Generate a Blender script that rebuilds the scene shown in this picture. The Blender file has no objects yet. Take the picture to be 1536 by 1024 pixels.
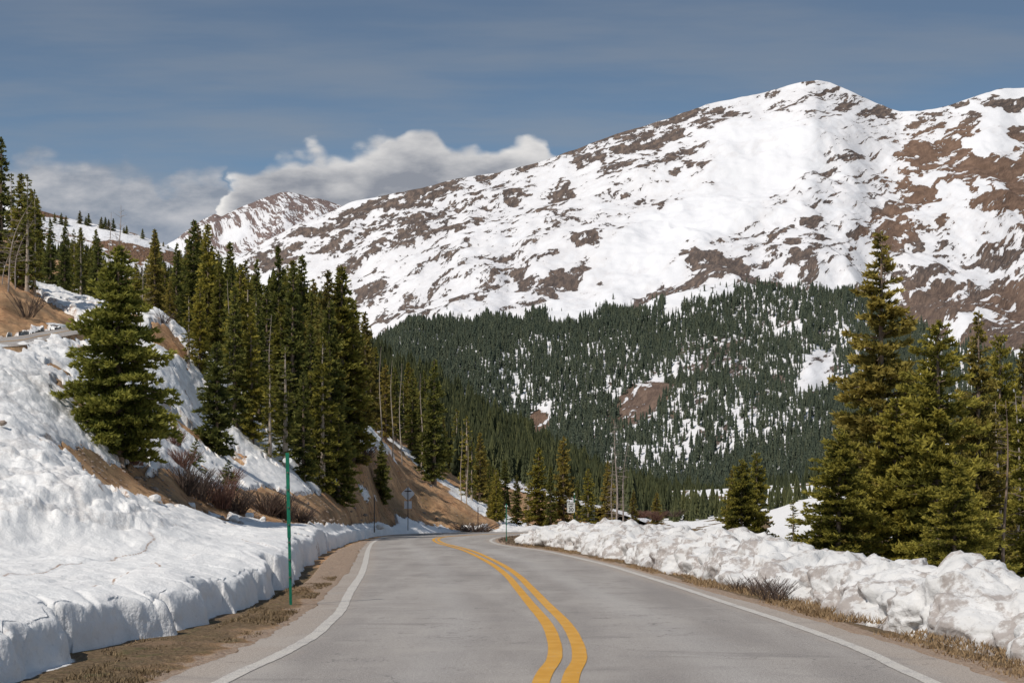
import bpy, bmesh, math, random
import numpy as np
from mathutils import Vector, Matrix

F = 2133.33; HC = 1.69; YH = 760.0; CX = 768.0
SC = bpy.context.scene
COL = SC.collection
rng = np.random.default_rng(7)
R_ = random.Random(11)

def P(px, py, d):
    return ((px-CX)/F*d, d, HC+(YH-py)/F*d)

# ------------------------------------------------------------------ noise
def _h(ix, iy, iz, s):
    n = (ix*374761393 + iy*668265263 + iz*1274126177 + s*974711) & 0xffffffff
    n = ((n ^ (n >> 13))*1103515245) & 0xffffffff
    n = ((n ^ (n >> 16))*2246822519) & 0xffffffff
    return ((n ^ (n >> 13)) & 0xffffff)/float(0xffffff)
def vnoise(x, y, z=None, s=0):
    x = np.asarray(x, float); y = np.asarray(y, float)
    z = np.zeros_like(x) if z is None else np.asarray(z, float)
    x, y, z = np.broadcast_arrays(x, y, z)
    ix = np.floor(x).astype(np.int64); iy = np.floor(y).astype(np.int64); iz = np.floor(z).astype(np.int64)
    fx = x-ix; fy = y-iy; fz = z-iz
    fx = fx*fx*fx*(fx*(fx*6-15)+10); fy = fy*fy*fy*(fy*(fy*6-15)+10); fz = fz*fz*fz*(fz*(fz*6-15)+10)
    r = 0
    for dx in (0, 1):
        for dy in (0, 1):
            for dz in (0, 1):
                w = (fx if dx else 1-fx)*(fy if dy else 1-fy)*(fz if dz else 1-fz)
                r = r + w*_h(ix+dx, iy+dy, iz+dz, s)
    return r*2-1
def fbm(x, y, z=None, o=4, s=0, g=.5):
    r = 0; a = 1; f = 1; t = 0
    for i in range(o):
        r = r + a*vnoise(x*f+i*7.3, y*f+i*3.1, None if z is None else z*f+i*5.7, s+i)
        t += a; a *= g; f *= 2.03
    return r/t
def worley(x, y, z, s=0):
    x, y, z = np.broadcast_arrays(np.asarray(x, float), np.asarray(y, float), np.asarray(z, float))
    ix = np.floor(x).astype(np.int64); iy = np.floor(y).astype(np.int64); iz = np.floor(z).astype(np.int64)
    d1 = np.full(x.shape, 9.); d2 = np.full(x.shape, 9.)
    for dx in (-1, 0, 1):
        for dy in (-1, 0, 1):
            for dz in (-1, 0, 1):
                cx = ix+dx; cy = iy+dy; cz = iz+dz
                d = np.sqrt((cx+_h(cx, cy, cz, s)-x)**2+(cy+_h(cx, cy, cz, s+1)-y)**2+(cz+_h(cx, cy, cz, s+2)-z)**2)
                m = d < d1
                d2 = np.where(m, d1, np.minimum(d2, d)); d1 = np.where(m, d, d1)
    return d1, d2
def facet(x, y, z, s=0, tilt=1.0, edge=.22):
    """blocky relief: every cell is a plane with its own height and tilt, creased where cells meet"""
    x, y, z = np.broadcast_arrays(np.asarray(x, float), np.asarray(y, float), np.asarray(z, float))
    ix = np.floor(x).astype(np.int64); iy = np.floor(y).astype(np.int64); iz = np.floor(z).astype(np.int64)
    d1 = np.full(x.shape, 9.); d2 = np.full(x.shape, 9.); H = np.zeros(x.shape)
    for dx in (-1, 0, 1):
        for dy in (-1, 0, 1):
            for dz in (-1, 0, 1):
                cx = ix+dx; cy = iy+dy; cz = iz+dz
                ox = x-cx-_h(cx, cy, cz, s); oy = y-cy-_h(cx, cy, cz, s+1); oz = z-cz-_h(cx, cy, cz, s+2)
                d = np.sqrt(ox*ox+oy*oy+oz*oz); m = d < d1
                h = (_h(cx, cy, cz, s+3)-.5)+tilt*((_h(cx, cy, cz, s+4)-.5)*ox+(_h(cx, cy, cz, s+5)-.5)*oy+(_h(cx, cy, cz, s+6)-.5)*oz)*2
                d2 = np.where(m, d1, np.minimum(d2, d)); H = np.where(m, h, H); d1 = np.where(m, d, d1)
    return H*sstep(0, edge, d2-d1), d1, d2
def sstep(a, b, x):
    t = np.clip((x-a)/(b-a), 0, 1); return t*t*(3-2*t)

# ------------------------------------------------------------------ meshes / objects
def mesh_np(name, v, quads, mat=None, smooth=True, attrs=None, uv=None, tris=None):
    me = bpy.data.meshes.new(name)
    v = np.asarray(v, np.float32).reshape(-1, 3)
    me.vertices.add(len(v)); me.vertices.foreach_set('co', v.ravel())
    parts = []; starts = []; off = 0
    if quads is not None and len(quads):
        q = np.asarray(quads, np.int32).reshape(-1, 4); parts.append(q.ravel()); starts.append(np.arange(len(q))*4); off = q.size
    if tris is not None and len(tris):
        t = np.asarray(tris, np.int32).reshape(-1, 3); parts.append(t.ravel()); starts.append(off+np.arange(len(t))*3)
    li = np.concatenate(parts).astype(np.int32); st = np.concatenate(starts).astype(np.int32)
    me.loops.add(len(li)); me.loops.foreach_set('vertex_index', li)
    me.polygons.add(len(st)); me.polygons.foreach_set('loop_start', st)
    me.polygons.foreach_set('use_smooth', np.full(len(st), smooth))
    me.update(calc_edges=True)
    if attrs:
        for k, a in attrs.items():
            at = me.attributes.new(k, 'FLOAT', 'POINT'); at.data.foreach_set('value', np.asarray(a, np.float32).ravel())
    if uv is not None:
        l = me.uv_layers.new(name='surface'); l.data.foreach_set('uv', np.asarray(uv, np.float32)[li].ravel())
    if mat: me.materials.append(mat)
    return me
def gridq(nu, nv):
    a = (np.arange(nu-1)[:, None]*nv+np.arange(nv-1)[None, :]).ravel()
    return np.stack([a, a+1, a+nv+1, a+nv], 1)
def obj(name, me, parent=None):
    o = bpy.data.objects.new(name, me); COL.objects.link(o)
    if parent: o.parent = parent
    return o
def tag(o, label=None, cat=None, group=None, kind=None):
    if label: o['label'] = label
    if cat: o['category'] = cat
    if group: o['group'] = group
    if kind: o['kind'] = kind
    return o
def empty(name, loc, rz=0, scale=(1, 1, 1)):
    o = bpy.data.objects.new(name, None); COL.objects.link(o); o.empty_display_size = .3
    o.location = loc; o.rotation_euler = (0, 0, rz); o.scale = scale
    return o
def tubes(paths, sides=6):
    """paths: list of (points Nx3, radii N) -> verts, quads"""
    V = []; Q = []; off = 0
    for pts, rad in paths:
        pts = np.asarray(pts, float); n = len(pts); rad = np.broadcast_to(np.asarray(rad, float), (n,))
        tg = np.gradient(pts, axis=0); tg /= np.linalg.norm(tg, axis=1)[:, None]+1e-9
        up = np.array([0, 0, 1.]) if abs(tg[0, 2]) < .9 else np.array([1., 0, 0])
        a = np.cross(tg, up); a /= np.linalg.norm(a, axis=1)[:, None]+1e-9; b = np.cross(tg, a)
        th = np.arange(sides)/sides*2*math.pi
        ring = pts[:, None]+rad[:, None, None]*(np.cos(th)[None, :, None]*a[:, None]+np.sin(th)[None, :, None]*b[:, None])
        V.append(ring.reshape(-1, 3))
        i = np.arange(n-1)[:, None]*sides; j = np.arange(sides)[None]; k = (j+1) % sides
        Q.append(np.stack([(i+j), (i+k), (i+sides+k), (i+sides+j)], -1).reshape(-1, 4)+off)
        off += n*sides
    return np.concatenate(V), np.concatenate(Q)
def bm_box(bm, c, s, M=None):
    r = bmesh.ops.create_cube(bm, size=1)
    for v in r['verts']:
        v.co = Vector((v.co.x*s[0], v.co.y*s[1], v.co.z*s[2]))
        if M: v.co = M @ v.co
        v.co += Vector(c)
def bm_mesh(name, bm, mat, bevel=0, smooth=False):
    if bevel: bmesh.ops.bevel(bm, geom=bm.edges[:], offset=bevel, segments=2, affect='EDGES')
    me = bpy.data.meshes.new(name); bm.to_mesh(me); bm.free(); me.materials.append(mat)
    for p in me.polygons: p.use_smooth = smooth
    return me

# ------------------------------------------------------------------ materials
class NT:
    def __init__(s, name, rough=.9):
        s.m = bpy.data.materials.new(name); s.m.use_nodes = True; s.t = s.m.node_tree; s.n = s.t.nodes; s.l = s.t.links
        s.bsdf = s.n['Principled BSDF']; s.bsdf.inputs['Roughness'].default_value = rough
        s.bsdf.inputs['Specular IOR Level'].default_value = .2
    def node(s, t, **k):
        n = s.n.new(t)
        for a, b in k.items(): setattr(n, a, b)
        return n
    def put(s, sock, v):
        if isinstance(v, bpy.types.NodeSocket): s.l.new(v, sock)
        elif isinstance(v, (tuple, list)) and sock.type == 'RGBA' and len(v) == 3: sock.default_value = (*v, 1)
        else: sock.default_value = v
    def math(s, op, a, b=0, c=0, clamp=False):
        n = s.node('ShaderNodeMath', operation=op, use_clamp=clamp)
        s.put(n.inputs[0], a); s.put(n.inputs[1], b); s.put(n.inputs[2], c); return n.outputs[0]
    def mix(s, f, a, b, mode='MIX'):
        n = s.node('ShaderNodeMix', data_type='RGBA', blend_type=mode)
        s.put(n.inputs[0], f); s.put(n.inputs[6], a); s.put(n.inputs[7], b); return n.outputs[2]
    def rng(s, v, a, b, c=0., d=1., smooth=True):
        n = s.node('ShaderNodeMapRange', interpolation_type='SMOOTHSTEP' if smooth else 'LINEAR')
        s.put(n.inputs[0], v)
        for i, q in enumerate((a, b, c, d)): s.put(n.inputs[i+1], q)
        return n.outputs[0]
    def attr(s, name):
        n = s.node('ShaderNodeAttribute', attribute_name=name); return n
    def coord(s, kind='Object', scale=(1, 1, 1), rot=(0, 0, 0), loc=(0, 0, 0)):
        t = s.node('ShaderNodeTexCoord'); m = s.node('ShaderNodeMapping')
        s.l.new(t.outputs[kind], m.inputs[0]); m.inputs['Scale'].default_value = scale; m.inputs['Rotation'].default_value = rot
        m.inputs['Location'].default_value = loc
        return m.outputs[0]
    def noise(s, vec, scale=1, detail=4, rough=.5, dist=0, out='Fac', lac=2.):
        n = s.node('ShaderNodeTexNoise'); s.put(n.inputs['Vector'], vec); s.put(n.inputs['Scale'], scale)
        s.put(n.inputs['Detail'], detail); s.put(n.inputs['Roughness'], rough); s.put(n.inputs['Distortion'], dist); s.put(n.inputs['Lacunarity'], lac)
        return n.outputs[out]
    def vor(s, vec, scale=1, feature='F1', out='Distance'):
        n = s.node('ShaderNodeTexVoronoi', feature=feature); s.put(n.inputs['Vector'], vec); s.put(n.inputs['Scale'], scale)
        return n.outputs[out]
    def bump(s, h, strength=.5, dist=.02, nrm=None):
        n = s.node('ShaderNodeBump'); s.put(n.inputs['Height'], h); s.put(n.inputs['Strength'], strength); s.put(n.inputs['Distance'], dist)
        if nrm is not None: s.l.new(nrm, n.inputs['Normal'])
        return n.outputs[0]
    def done(s, col, nrm=None, rough=None):
        s.put(s.bsdf.inputs['Base Color'], col)
        if nrm is not None: s.l.new(nrm, s.bsdf.inputs['Normal'])
        if rough is not None: s.put(s.bsdf.inputs['Roughness'], rough)
        return s.m

def mat_snow(name='snow', dirt=.5, sc=1., lo=(.83, .81, .785), hi=(.90, .885, .86)):
    n = NT(name, .6)
    c = n.coord('Object')
    cs = n.coord('Object', (.5, .5, 3.0))
    a = n.noise(c, 1.3*sc, 6, .6)
    fine = n.noise(c, 9*sc, 5, .65)
    streak = n.noise(cs, 2.4*sc, 7, .72, 2.2)
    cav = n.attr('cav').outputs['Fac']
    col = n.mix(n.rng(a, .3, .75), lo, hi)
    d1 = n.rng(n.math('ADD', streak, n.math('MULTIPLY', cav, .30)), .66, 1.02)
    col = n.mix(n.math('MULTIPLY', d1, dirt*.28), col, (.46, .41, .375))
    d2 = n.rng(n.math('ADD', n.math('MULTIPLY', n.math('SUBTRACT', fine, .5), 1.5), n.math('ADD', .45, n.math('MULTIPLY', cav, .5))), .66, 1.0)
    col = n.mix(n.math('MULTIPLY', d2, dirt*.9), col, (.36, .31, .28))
    dl = n.attr('dirt').outputs['Fac']
    dn = n.rng(n.math('MULTIPLY', dl, n.rng(fine, .3, .6, .35, 1)), .2, .9)
    col = n.mix(dn, col, (.42, .28, .20))
    spk = n.rng(n.noise(c, 42*sc, 4, .75), .60, .72)
    col = n.mix(n.math('MULTIPLY', n.math('MULTIPLY', spk, dirt*.7), n.rng(a, .42, .62)), col, (.30, .26, .24))
    pink = n.noise(c, .30*sc, 5, .6)
    col = n.mix(n.rng(pink, .45, .8, 0, .22), col, (.84, .79, .76))
    h = n.math('ADD', n.noise(c, 3.5*sc, 7, .62), n.math('MULTIPLY', n.noise(c, 26*sc, 3, .6), .25))
    return n.done(col, n.bump(h, .55, .10/sc))

def mat_ground():
    n = NT('soil_and_grass', .95)
    c = n.coord('Object')
    sn = n.attr('snow').outputs['Fac']; gr = n.attr('grass').outputs['Fac']
    a = n.noise(c, .5, 5, .6); b = n.noise(c, 3, 6, .65); d = n.noise(c, 17, 4, .7)
    sl = n.noise(n.coord('Object', (1.2, 1.2, .25)), 1.6, 5, .65, 1.)
    soil = n.mix(n.rng(b, .3, .7), (.31, .165, .080), (.60, .335, .175))
    soil = n.mix(n.rng(a, .35, .7), soil, (.62, .39, .21))
    soil = n.mix(n.rng(sl, .5, .68, 0, .75), soil, (.14, .08, .045))
    soil = n.mix(n.rng(d, .62, .75), soil, (.42, .32, .25))
    soil = n.mix(n.rng(d, .40, .28, 0, .8), soil, (.08, .05, .035))
    grs = n.mix(n.rng(d, .3, .7), (.09, .058, .032), (.27, .19, .11))
    grs = n.mix(n.rng(b, .5, .7), grs, (.115, .105, .045))
    grs = n.mix(n.rng(a, .5, .65), grs, (.24, .16, .10))
    gvl = n.attr('gravel').outputs['Fac']
    gv = n.mix(n.rng(d, .3, .7), (.30, .20, .14), (.46, .35, .26))
    gv = n.mix(n.rng(n.noise(c, 45, 2, .6), .6, .7), gv, (.5, .44, .38))
    col = n.mix(gr, soil, grs)
    col = n.mix(n.rng(n.math('ADD', gvl, n.math('MULTIPLY', b, .5)), .6, .9), col, gv)
    snowf = n.rng(n.math('ADD', sn, n.math('MULTIPLY', n.math('SUBTRACT', b, .5), .9)), .45, .55)
    col = n.mix(snowf, col, (.85, .835, .82))
    h = n.math('ADD', b, n.math('MULTIPLY', d, .5))
    return n.done(col, n.bump(h, .9, .12))

def mat_asphalt():
    n = NT('asphalt', .85)
    c = n.coord('Object'); u = n.attr('across').outputs['Fac']
    big = n.noise(n.coord('Object', (1, .16, 1)), .8, 4, .55)
    mid = n.noise(c, 2.2, 5, .6); fine = n.noise(c, 75, 2, .7); f2 = n.noise(c, 24, 3, .7)
    col = n.mix(n.rng(big, .3, .7), (.290, .262, .240), (.400, .366, .334))
    col = n.mix(n.rng(mid, .45, .75, 0, .5), col, (.27, .25, .238))
    # worn wheel paths: slightly lighter bands each side of the centre
    w = n.math('ABSOLUTE', n.math('SUBTRACT', n.math('ABSOLUTE', u), .46))
    col = n.mix(n.rng(w, .0, .2, .28, 0), col, (.49, .465, .44))
    dust = n.rng(n.math('ADD', n.math('ABSOLUTE', u), n.math('MULTIPLY', mid, .25)), 1.05, 1.25, 0, .65)
    col = n.mix(dust, col, (.42, .35, .29))
    col = n.mix(n.rng(fine, .3, .7, .62, 1.36, False), (0, 0, 0), col, 'MIX') if False else n.mix(1, col, n.node('ShaderNodeCombineColor').outputs[0], 'MIX') if False else col
    g = n.rng(fine, .28, .72, .42, 1.58, False); g2 = n.rng(f2, .3, .7, .80, 1.18, False)
    cc = n.node('ShaderNodeCombineColor'); gg = n.math('MULTIPLY', g, g2)
    for i in range(3): n.put(cc.inputs[i], gg)
    col = n.mix(1, col, cc.outputs[0], 'MULTIPLY')
    # dark skid / stain streaks running across
    st = n.noise(n.coord('Object', (.5, 1.5, 1), (0, 0, .15)), .55, 6, .62, .6)
    col = n.mix(n.rng(st, .56, .72, 0, .5), col, (.17, .155, .15))
    col = n.mix(n.rng(n.noise(c, .55, 5, .6), .52, .66, 0, .4), col, (.44, .40, .36))
    # cracks
    wv = n.node('ShaderNodeVectorMath', operation='MULTIPLY_ADD'); n.l.new(n.noise(c, 1.3, 4, .6, out='Color'), wv.inputs[0]); wv.inputs[1].default_value = (1.1, 1.1, 0); n.l.new(n.coord('Object', (.20, .34, 0)), wv.inputs[2])
    cv = n.vor(wv.outputs[0], 1, 'DISTANCE_TO_EDGE')
    cr = n.attr('crack').outputs['Fac']
    col = n.mix(n.math('MULTIPLY', n.rng(cv, .003, .009, 1, 0), n.rng(mid, .42, .55, 0, .6)), col, (.13, .12, .115))
    h = n.math('ADD', fine, n.math('MULTIPLY', f2, .6))
    return n.done(col, n.bump(h, .45, .008))

def mat_paint(name, c1, c2, wear=.5):
    n = NT(name, .7); c = n.coord('Object')
    a = n.noise(c, 55, 3, .75); b = n.noise(c, 2.5, 4, .6)
    w = n.math('ADD', a, n.math('MULTIPLY', b, .55))
    col = n.mix(n.rng(b, .35, .7), c1, c2)
    col = n.mix(n.rng(w, .98-.25*wear, 1.12-.2*wear, 0, .8), col, (.33, .30, .28))
    return n.done(col, n.bump(a, .3, .005))

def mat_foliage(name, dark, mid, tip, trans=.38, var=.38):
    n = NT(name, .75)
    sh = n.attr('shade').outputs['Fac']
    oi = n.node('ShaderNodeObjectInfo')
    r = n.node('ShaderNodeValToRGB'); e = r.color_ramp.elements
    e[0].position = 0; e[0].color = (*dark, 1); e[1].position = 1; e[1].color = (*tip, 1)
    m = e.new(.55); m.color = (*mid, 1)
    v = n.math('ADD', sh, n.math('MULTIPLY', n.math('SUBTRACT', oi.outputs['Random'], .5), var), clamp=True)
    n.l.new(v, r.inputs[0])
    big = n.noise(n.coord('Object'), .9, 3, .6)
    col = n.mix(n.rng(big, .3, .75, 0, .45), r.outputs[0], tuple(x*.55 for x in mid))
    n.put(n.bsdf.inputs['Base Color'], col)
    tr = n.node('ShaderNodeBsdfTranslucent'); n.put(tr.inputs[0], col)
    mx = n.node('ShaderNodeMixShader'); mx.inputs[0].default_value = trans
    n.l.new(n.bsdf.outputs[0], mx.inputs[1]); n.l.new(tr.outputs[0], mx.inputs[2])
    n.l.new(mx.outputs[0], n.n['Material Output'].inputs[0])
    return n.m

def mat_simple(name, c1, c2, sc=6, bump=.3, rough=.8, zs=1):
    n = NT(name, rough); c = n.coord('Object', (1, 1, zs))
    a = n.noise(c, sc, 5, .65)
    return n.done(n.mix(n.rng(a, .3, .7), c1, c2), n.bump(a, bump, .02))

def mat_mountain(name, rocks, seed=0, rot=.38, uvs=1., snowcol=(.86, .85, .86), ground=None):
    """snow with bare rock: the 'rock' attribute says how much rock shows, the noise draws its edges"""
    n = NT(name, .9)
    def uvc(scale, r=rot, loc=(0, 0, 0)):
        t = n.node('ShaderNodeTexCoord'); m1 = n.node('ShaderNodeMapping'); m2 = n.node('ShaderNodeMapping')
        n.l.new(t.outputs['UV'], m1.inputs[0]); m1.inputs['Rotation'].default_value = (0, 0, -r); m1.inputs['Location'].default_value = loc
        n.l.new(m1.outputs[0], m2.inputs[0]); m2.inputs['Scale'].default_value = scale
        return m2.outputs[0]
    W = n.attr('rock').outputs['Fac']
    s1 = n.noise(uvc((19*uvs, 82*uvs, 1), loc=(seed, 0, 0)), 1, 6, .62, .5)
    s2 = n.noise(uvc((64*uvs, 190*uvs, 1), r=rot*.5, loc=(seed, 2, 0)), 1, 5, .65, .4)
    s3 = n.noise(uvc((190*uvs, 330*uvs, 1), r=rot*1.2), 1, 3, .7)
    v = n.math('ADD', n.math('MULTIPLY', s1, .42), n.math('ADD', n.math('MULTIPLY', s2, .40), n.math('MULTIPLY', s3, .18)))
    v = n.math('ADD', v, n.math('MULTIPLY', n.math('SUBTRACT', W, .5), .25))
    rockf = n.rng(v, .535, .553)
    rc = n.mix(n.rng(s2, .3, .7), rocks[0], rocks[1])
    rc = n.mix(n.rng(s3, .38, .62, 0, .8), rc, rocks[2])
    warm = n.attr('warm').outputs['Fac']
    rc = n.mix(warm, rc, n.mix(n.rng(s2, .35, .65), (.16, .088, .05), (.27, .155, .095)))
    sb = n.noise(uvc((9, 20, 1)), 1, 6, .6)
    snow = n.mix(n.rng(sb, .35, .7), snowcol, tuple(x*.94 for x in snowcol))
    snow = n.mix(n.rng(v, .40, .535, 0, .3), snow, (.62, .57, .55))
    col = n.mix(rockf, snow, rc)
    h = n.math('ADD', n.math('MULTIPLY', rockf, n.math('ADD', .6, s3)), n.math('MULTIPLY', sb, .35))
    h = n.math('ADD', h, n.math('MULTIPLY', s2, .3))
    return n.done(col, n.bump(h, .6, 7))

M_snow = mat_snow('snow', .35)
M_berm = mat_snow('plowed_snow', .95, 1., (.66, .645, .625), (.79, .775, .755))
M_ground = mat_ground()
M_asph = mat_asphalt()
M_white = mat_paint('white_paint', (.60, .56, .50), (.74, .70, .64), 1.15)
M_yellow = mat_paint('yellow_paint', (.60, .30, .045), (.72, .375, .055), .6)
M_tar = mat_simple('crack_tar', (.11, .105, .10), (.16, .15, .145), 9)
M_fol = mat_foliage('spruce_needles', (.040, .052, .022), (.145, .160, .040), (.38, .35, .085))
M_fol_y = mat_foliage('yellow_green_needles', (.048, .054, .018), (.21, .20, .038), (.54, .45, .085))
M_fol_o = mat_foliage('olive_needles', (.048, .048, .020), (.21, .18, .045), (.50, .39, .095))
M_fol_b = mat_foliage('hazed_distant_needles', (.050, .066, .052), (.082, .102, .068), (.150, .160, .095), .1)  # bluish grey of the aerial haze is mixed into these needle colours
M_fol_m = mat_foliage('slope_needles', (.045, .056, .032), (.095, .108, .048), (.19, .19, .075), .15)
M_bark = mat_simple('bark', (.17, .115, .085), (.33, .25, .19), 9, .8, .9, .3)
M_bark_pale = mat_simple('pale_bark', (.34, .27, .21), (.52, .44, .36), 9, .5, .9, .3)
M_dead = mat_simple('dead_wood', (.26, .21, .18), (.46, .39, .34), 12, .5, .9, .3)
M_twig = mat_simple('willow_twigs', (.17, .085, .065), (.29, .17, .13), 8)
M_twig_d = mat_simple('dark_twigs', (.085, .06, .05), (.17, .125, .10), 8)
M_green = mat_simple('green_painted_steel', (.010, .13, .075), (.016, .18, .105), 14, .15, .45)
M_rust = mat_simple('rusty_steel', (.06, .04, .035), (.12, .075, .055), 14, .3, .7)
M_steel = mat_simple('weathered_steel', (.10, .085, .075), (.17, .14, .12), 14, .3, .6)
M_alu = mat_simple('bare_aluminium', (.80, .80, .82), (.88, .88, .90), 5, .1, .5)
M_signw = mat_simple('sign_white', (.78, .77, .72), (.84, .83, .78), 5, .05, .5)
M_black = mat_simple('sign_black', (.03, .03, .03), (.05, .05, .05), 5, .05, .5)
M_refl = mat_simple('white_reflector', (.78, .78, .76), (.88, .88, .86), 5, .05, .3)
M_rock = mat_simple('rock', (.20, .15, .12), (.42, .34, .28), 7, .8)
M_grassb = mat_simple('dry_grass', (.20, .125, .065), (.42, .29, .16), 5)

# ------------------------------------------------------------------ road lines (world metres)
def zprof(Y):
    return np.interp(Y, [0, 58, 66, 75, 142], [0, 0, -.12, -.20, -.20])
RL = np.array([(-3.1, 3), (-2.95, 8), (-2.8, 13.8), (-2.66, 16.2), (-2.6, 18.6), (-2.68, 20.8), (-2.8, 23.3), (-3.2, 28), (-3.74, 35.2), (-4.43, 42.9),
               (-5.54, 54.6), (-6.5, 65), (-7.2, 73), (-7.68, 80.6), (-7.9, 87), (-7.85, 92.5), (-7.2, 98), (-5.9, 102.3), (-3.4, 106), (.3, 108.3), (5, 109.8), (12, 112), (17, 119), (19, 150)])
RC = np.array([(.0, 3), (.15, 8), (.42, 13.7), (.62, 16), (.67, 18.6), (.62, 21.2), (.45, 25), (.24, 30), (-.0, 35.2), (-.53, 42.9),
               (-1.65, 54.6), (-2.8, 66), (-3.6, 73), (-4.3, 80.6), (-4.5, 86), (-4.25, 90.5), (-3.4, 94), (-2.2, 97.5), (-.4, 101), (2.2, 103.8), (6, 105.8), (14, 108.5), (20, 117), (22.5, 150)])
RR = np.array([(3.9, 3), (4.0, 8), (4.05, 14), (4.13, 16.5), (4.1, 18.6), (3.98, 21.6), (3.78, 25), (3.53, 29.8), (3.18, 35.5), (2.62, 42.9),
               (1.25, 54.6), (-.2, 66), (-.85, 73), (-1.18, 79), (-1.15, 84.5), (-.85, 89), (-.3, 93), (.4, 96), (1.6, 98.5), (3.8, 100.5), (7.5, 102.3), (16, 105), (23.5, 115), (26, 150)])
RZ = np.concatenate([zprof(RC[:21, 1]), [-.7, -2.2, -4.2]])
def resamp(pts, t):
    pts = np.asarray(pts, float); n = len(pts)
    i = np.clip(np.floor(t).astype(int), 0, n-2); f = (t-i)[:, None]
    g = lambda k: pts[np.clip(k, 0, n-1)]
    p0, p1, p2, p3 = g(i-1), g(i), g(i+1), g(i+2)
    return .5*((2*p1)+(-p0+p2)*f+(2*p0-5*p1+4*p2-p3)*f*f+(-p0+3*p1-3*p2+p3)*f**3)
T = np.linspace(0, len(RC)-1, 560)
L2 = resamp(RL, T); C2 = resamp(RC, T); R2 = resamp(RR, T); Z2 = resamp(RZ[:, None], T)[:, 0]
def nrm2(c):
    t = np.gradient(c, axis=0); t /= np.linalg.norm(t, axis=1)[:, None]; return np.stack([t[:, 1], -t[:, 0]], 1)   # points right
NL, NC, NR = nrm2(L2), nrm2(C2), nrm2(R2)
tY = np.interp(T, np.arange(len(RC)), RC[:, 1])
offL = np.interp(T, np.arange(len(RC)), np.interp(np.arange(len(RC)), [0, 2, 4, 6, 8, 10, 15, 23], [.6, .6, .62, .5, .38, .3, .3, .3]))
offR = np.interp(T, np.arange(len(RC)), np.interp(np.arange(len(RC)), [0, 2, 4, 7, 10, 23], [.75, .72, .55, .35, .25, .2]))
wob = fbm(T*6, T*0, o=3, s=5)*.08
AL = L2-NL*(offL+wob)[:, None]; AR = R2+NR*(offR+fbm(T*6, T*0+9, o=3, s=8)*.08)[:, None]
# foot of the cut snow face on the left of the road
offF = np.interp(tY, [3, 14, 15.6, 16.4, 18, 19, 20.6, 22, 27.5, 33, 43, 57, 72, 87, 120, 185], [1.6, 1.5, 1.6, 2.05, 2.0, 1.5, 1.45, 1.35, 1.35, 1.15, 1.3, 1.2, .95, .5, .6, .6])
FF = L2-NL*offF[:, None]
FF = np.concatenate([FF, [(15, 260), (10, 700)]]); FFZ = np.concatenate([Z2, [-4.5, -6]])
ARx = np.concatenate([AR, [(31, 260), (30, 700)]]); ARZ = np.concatenate([Z2, [-4.5, -6]])

def sdist(X, Y, line, zl=None, step=4):
    """signed distance (left of line positive) and the height at the nearest point"""
    l = line[::step] if len(line) > 100 else line
    if len(line) > 100: l = np.concatenate([l, line[-2:]]); zz = np.concatenate([zl[::step], zl[-2:]]) if zl is not None else None
    else: zz = zl
    a = l[:-1]; b = l[1:]; ab = b-a; L = (ab**2).sum(1)
    keep = L > 1e-9; a = a[keep]; b = b[keep]; ab = ab[keep]; L = L[keep]
    if zz is not None: za = zz[:-1][keep]; zb = zz[1:][keep]
    out = np.empty(X.size); zo = np.empty(X.size); Xf = X.ravel(); Yf = Y.ravel()
    for s in range(0, X.size, 20000):
        x = Xf[s:s+20000, None]; y = Yf[s:s+20000, None]
        t = np.clip(((x-a[:, 0])*ab[:, 0]+(y-a[:, 1])*ab[:, 1])/L, 0, 1)
        dx = x-(a[:, 0]+t*ab[:, 0]); dy = y-(a[:, 1]+t*ab[:, 1]); d = dx*dx+dy*dy
        k = d.argmin(1); i = np.arange(len(k))
        cr = ab[k, 0]*dy[i, k]-ab[k, 1]*dx[i, k]
        out[s:s+20000] = np.sqrt(d[i, k])*np.sign(cr)
        if zz is not None: zo[s:s+20000] = za[k]+(zb[k]-za[k])*t[i, k]
    return out.reshape(X.shape), zo.reshape(X.shape)

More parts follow.
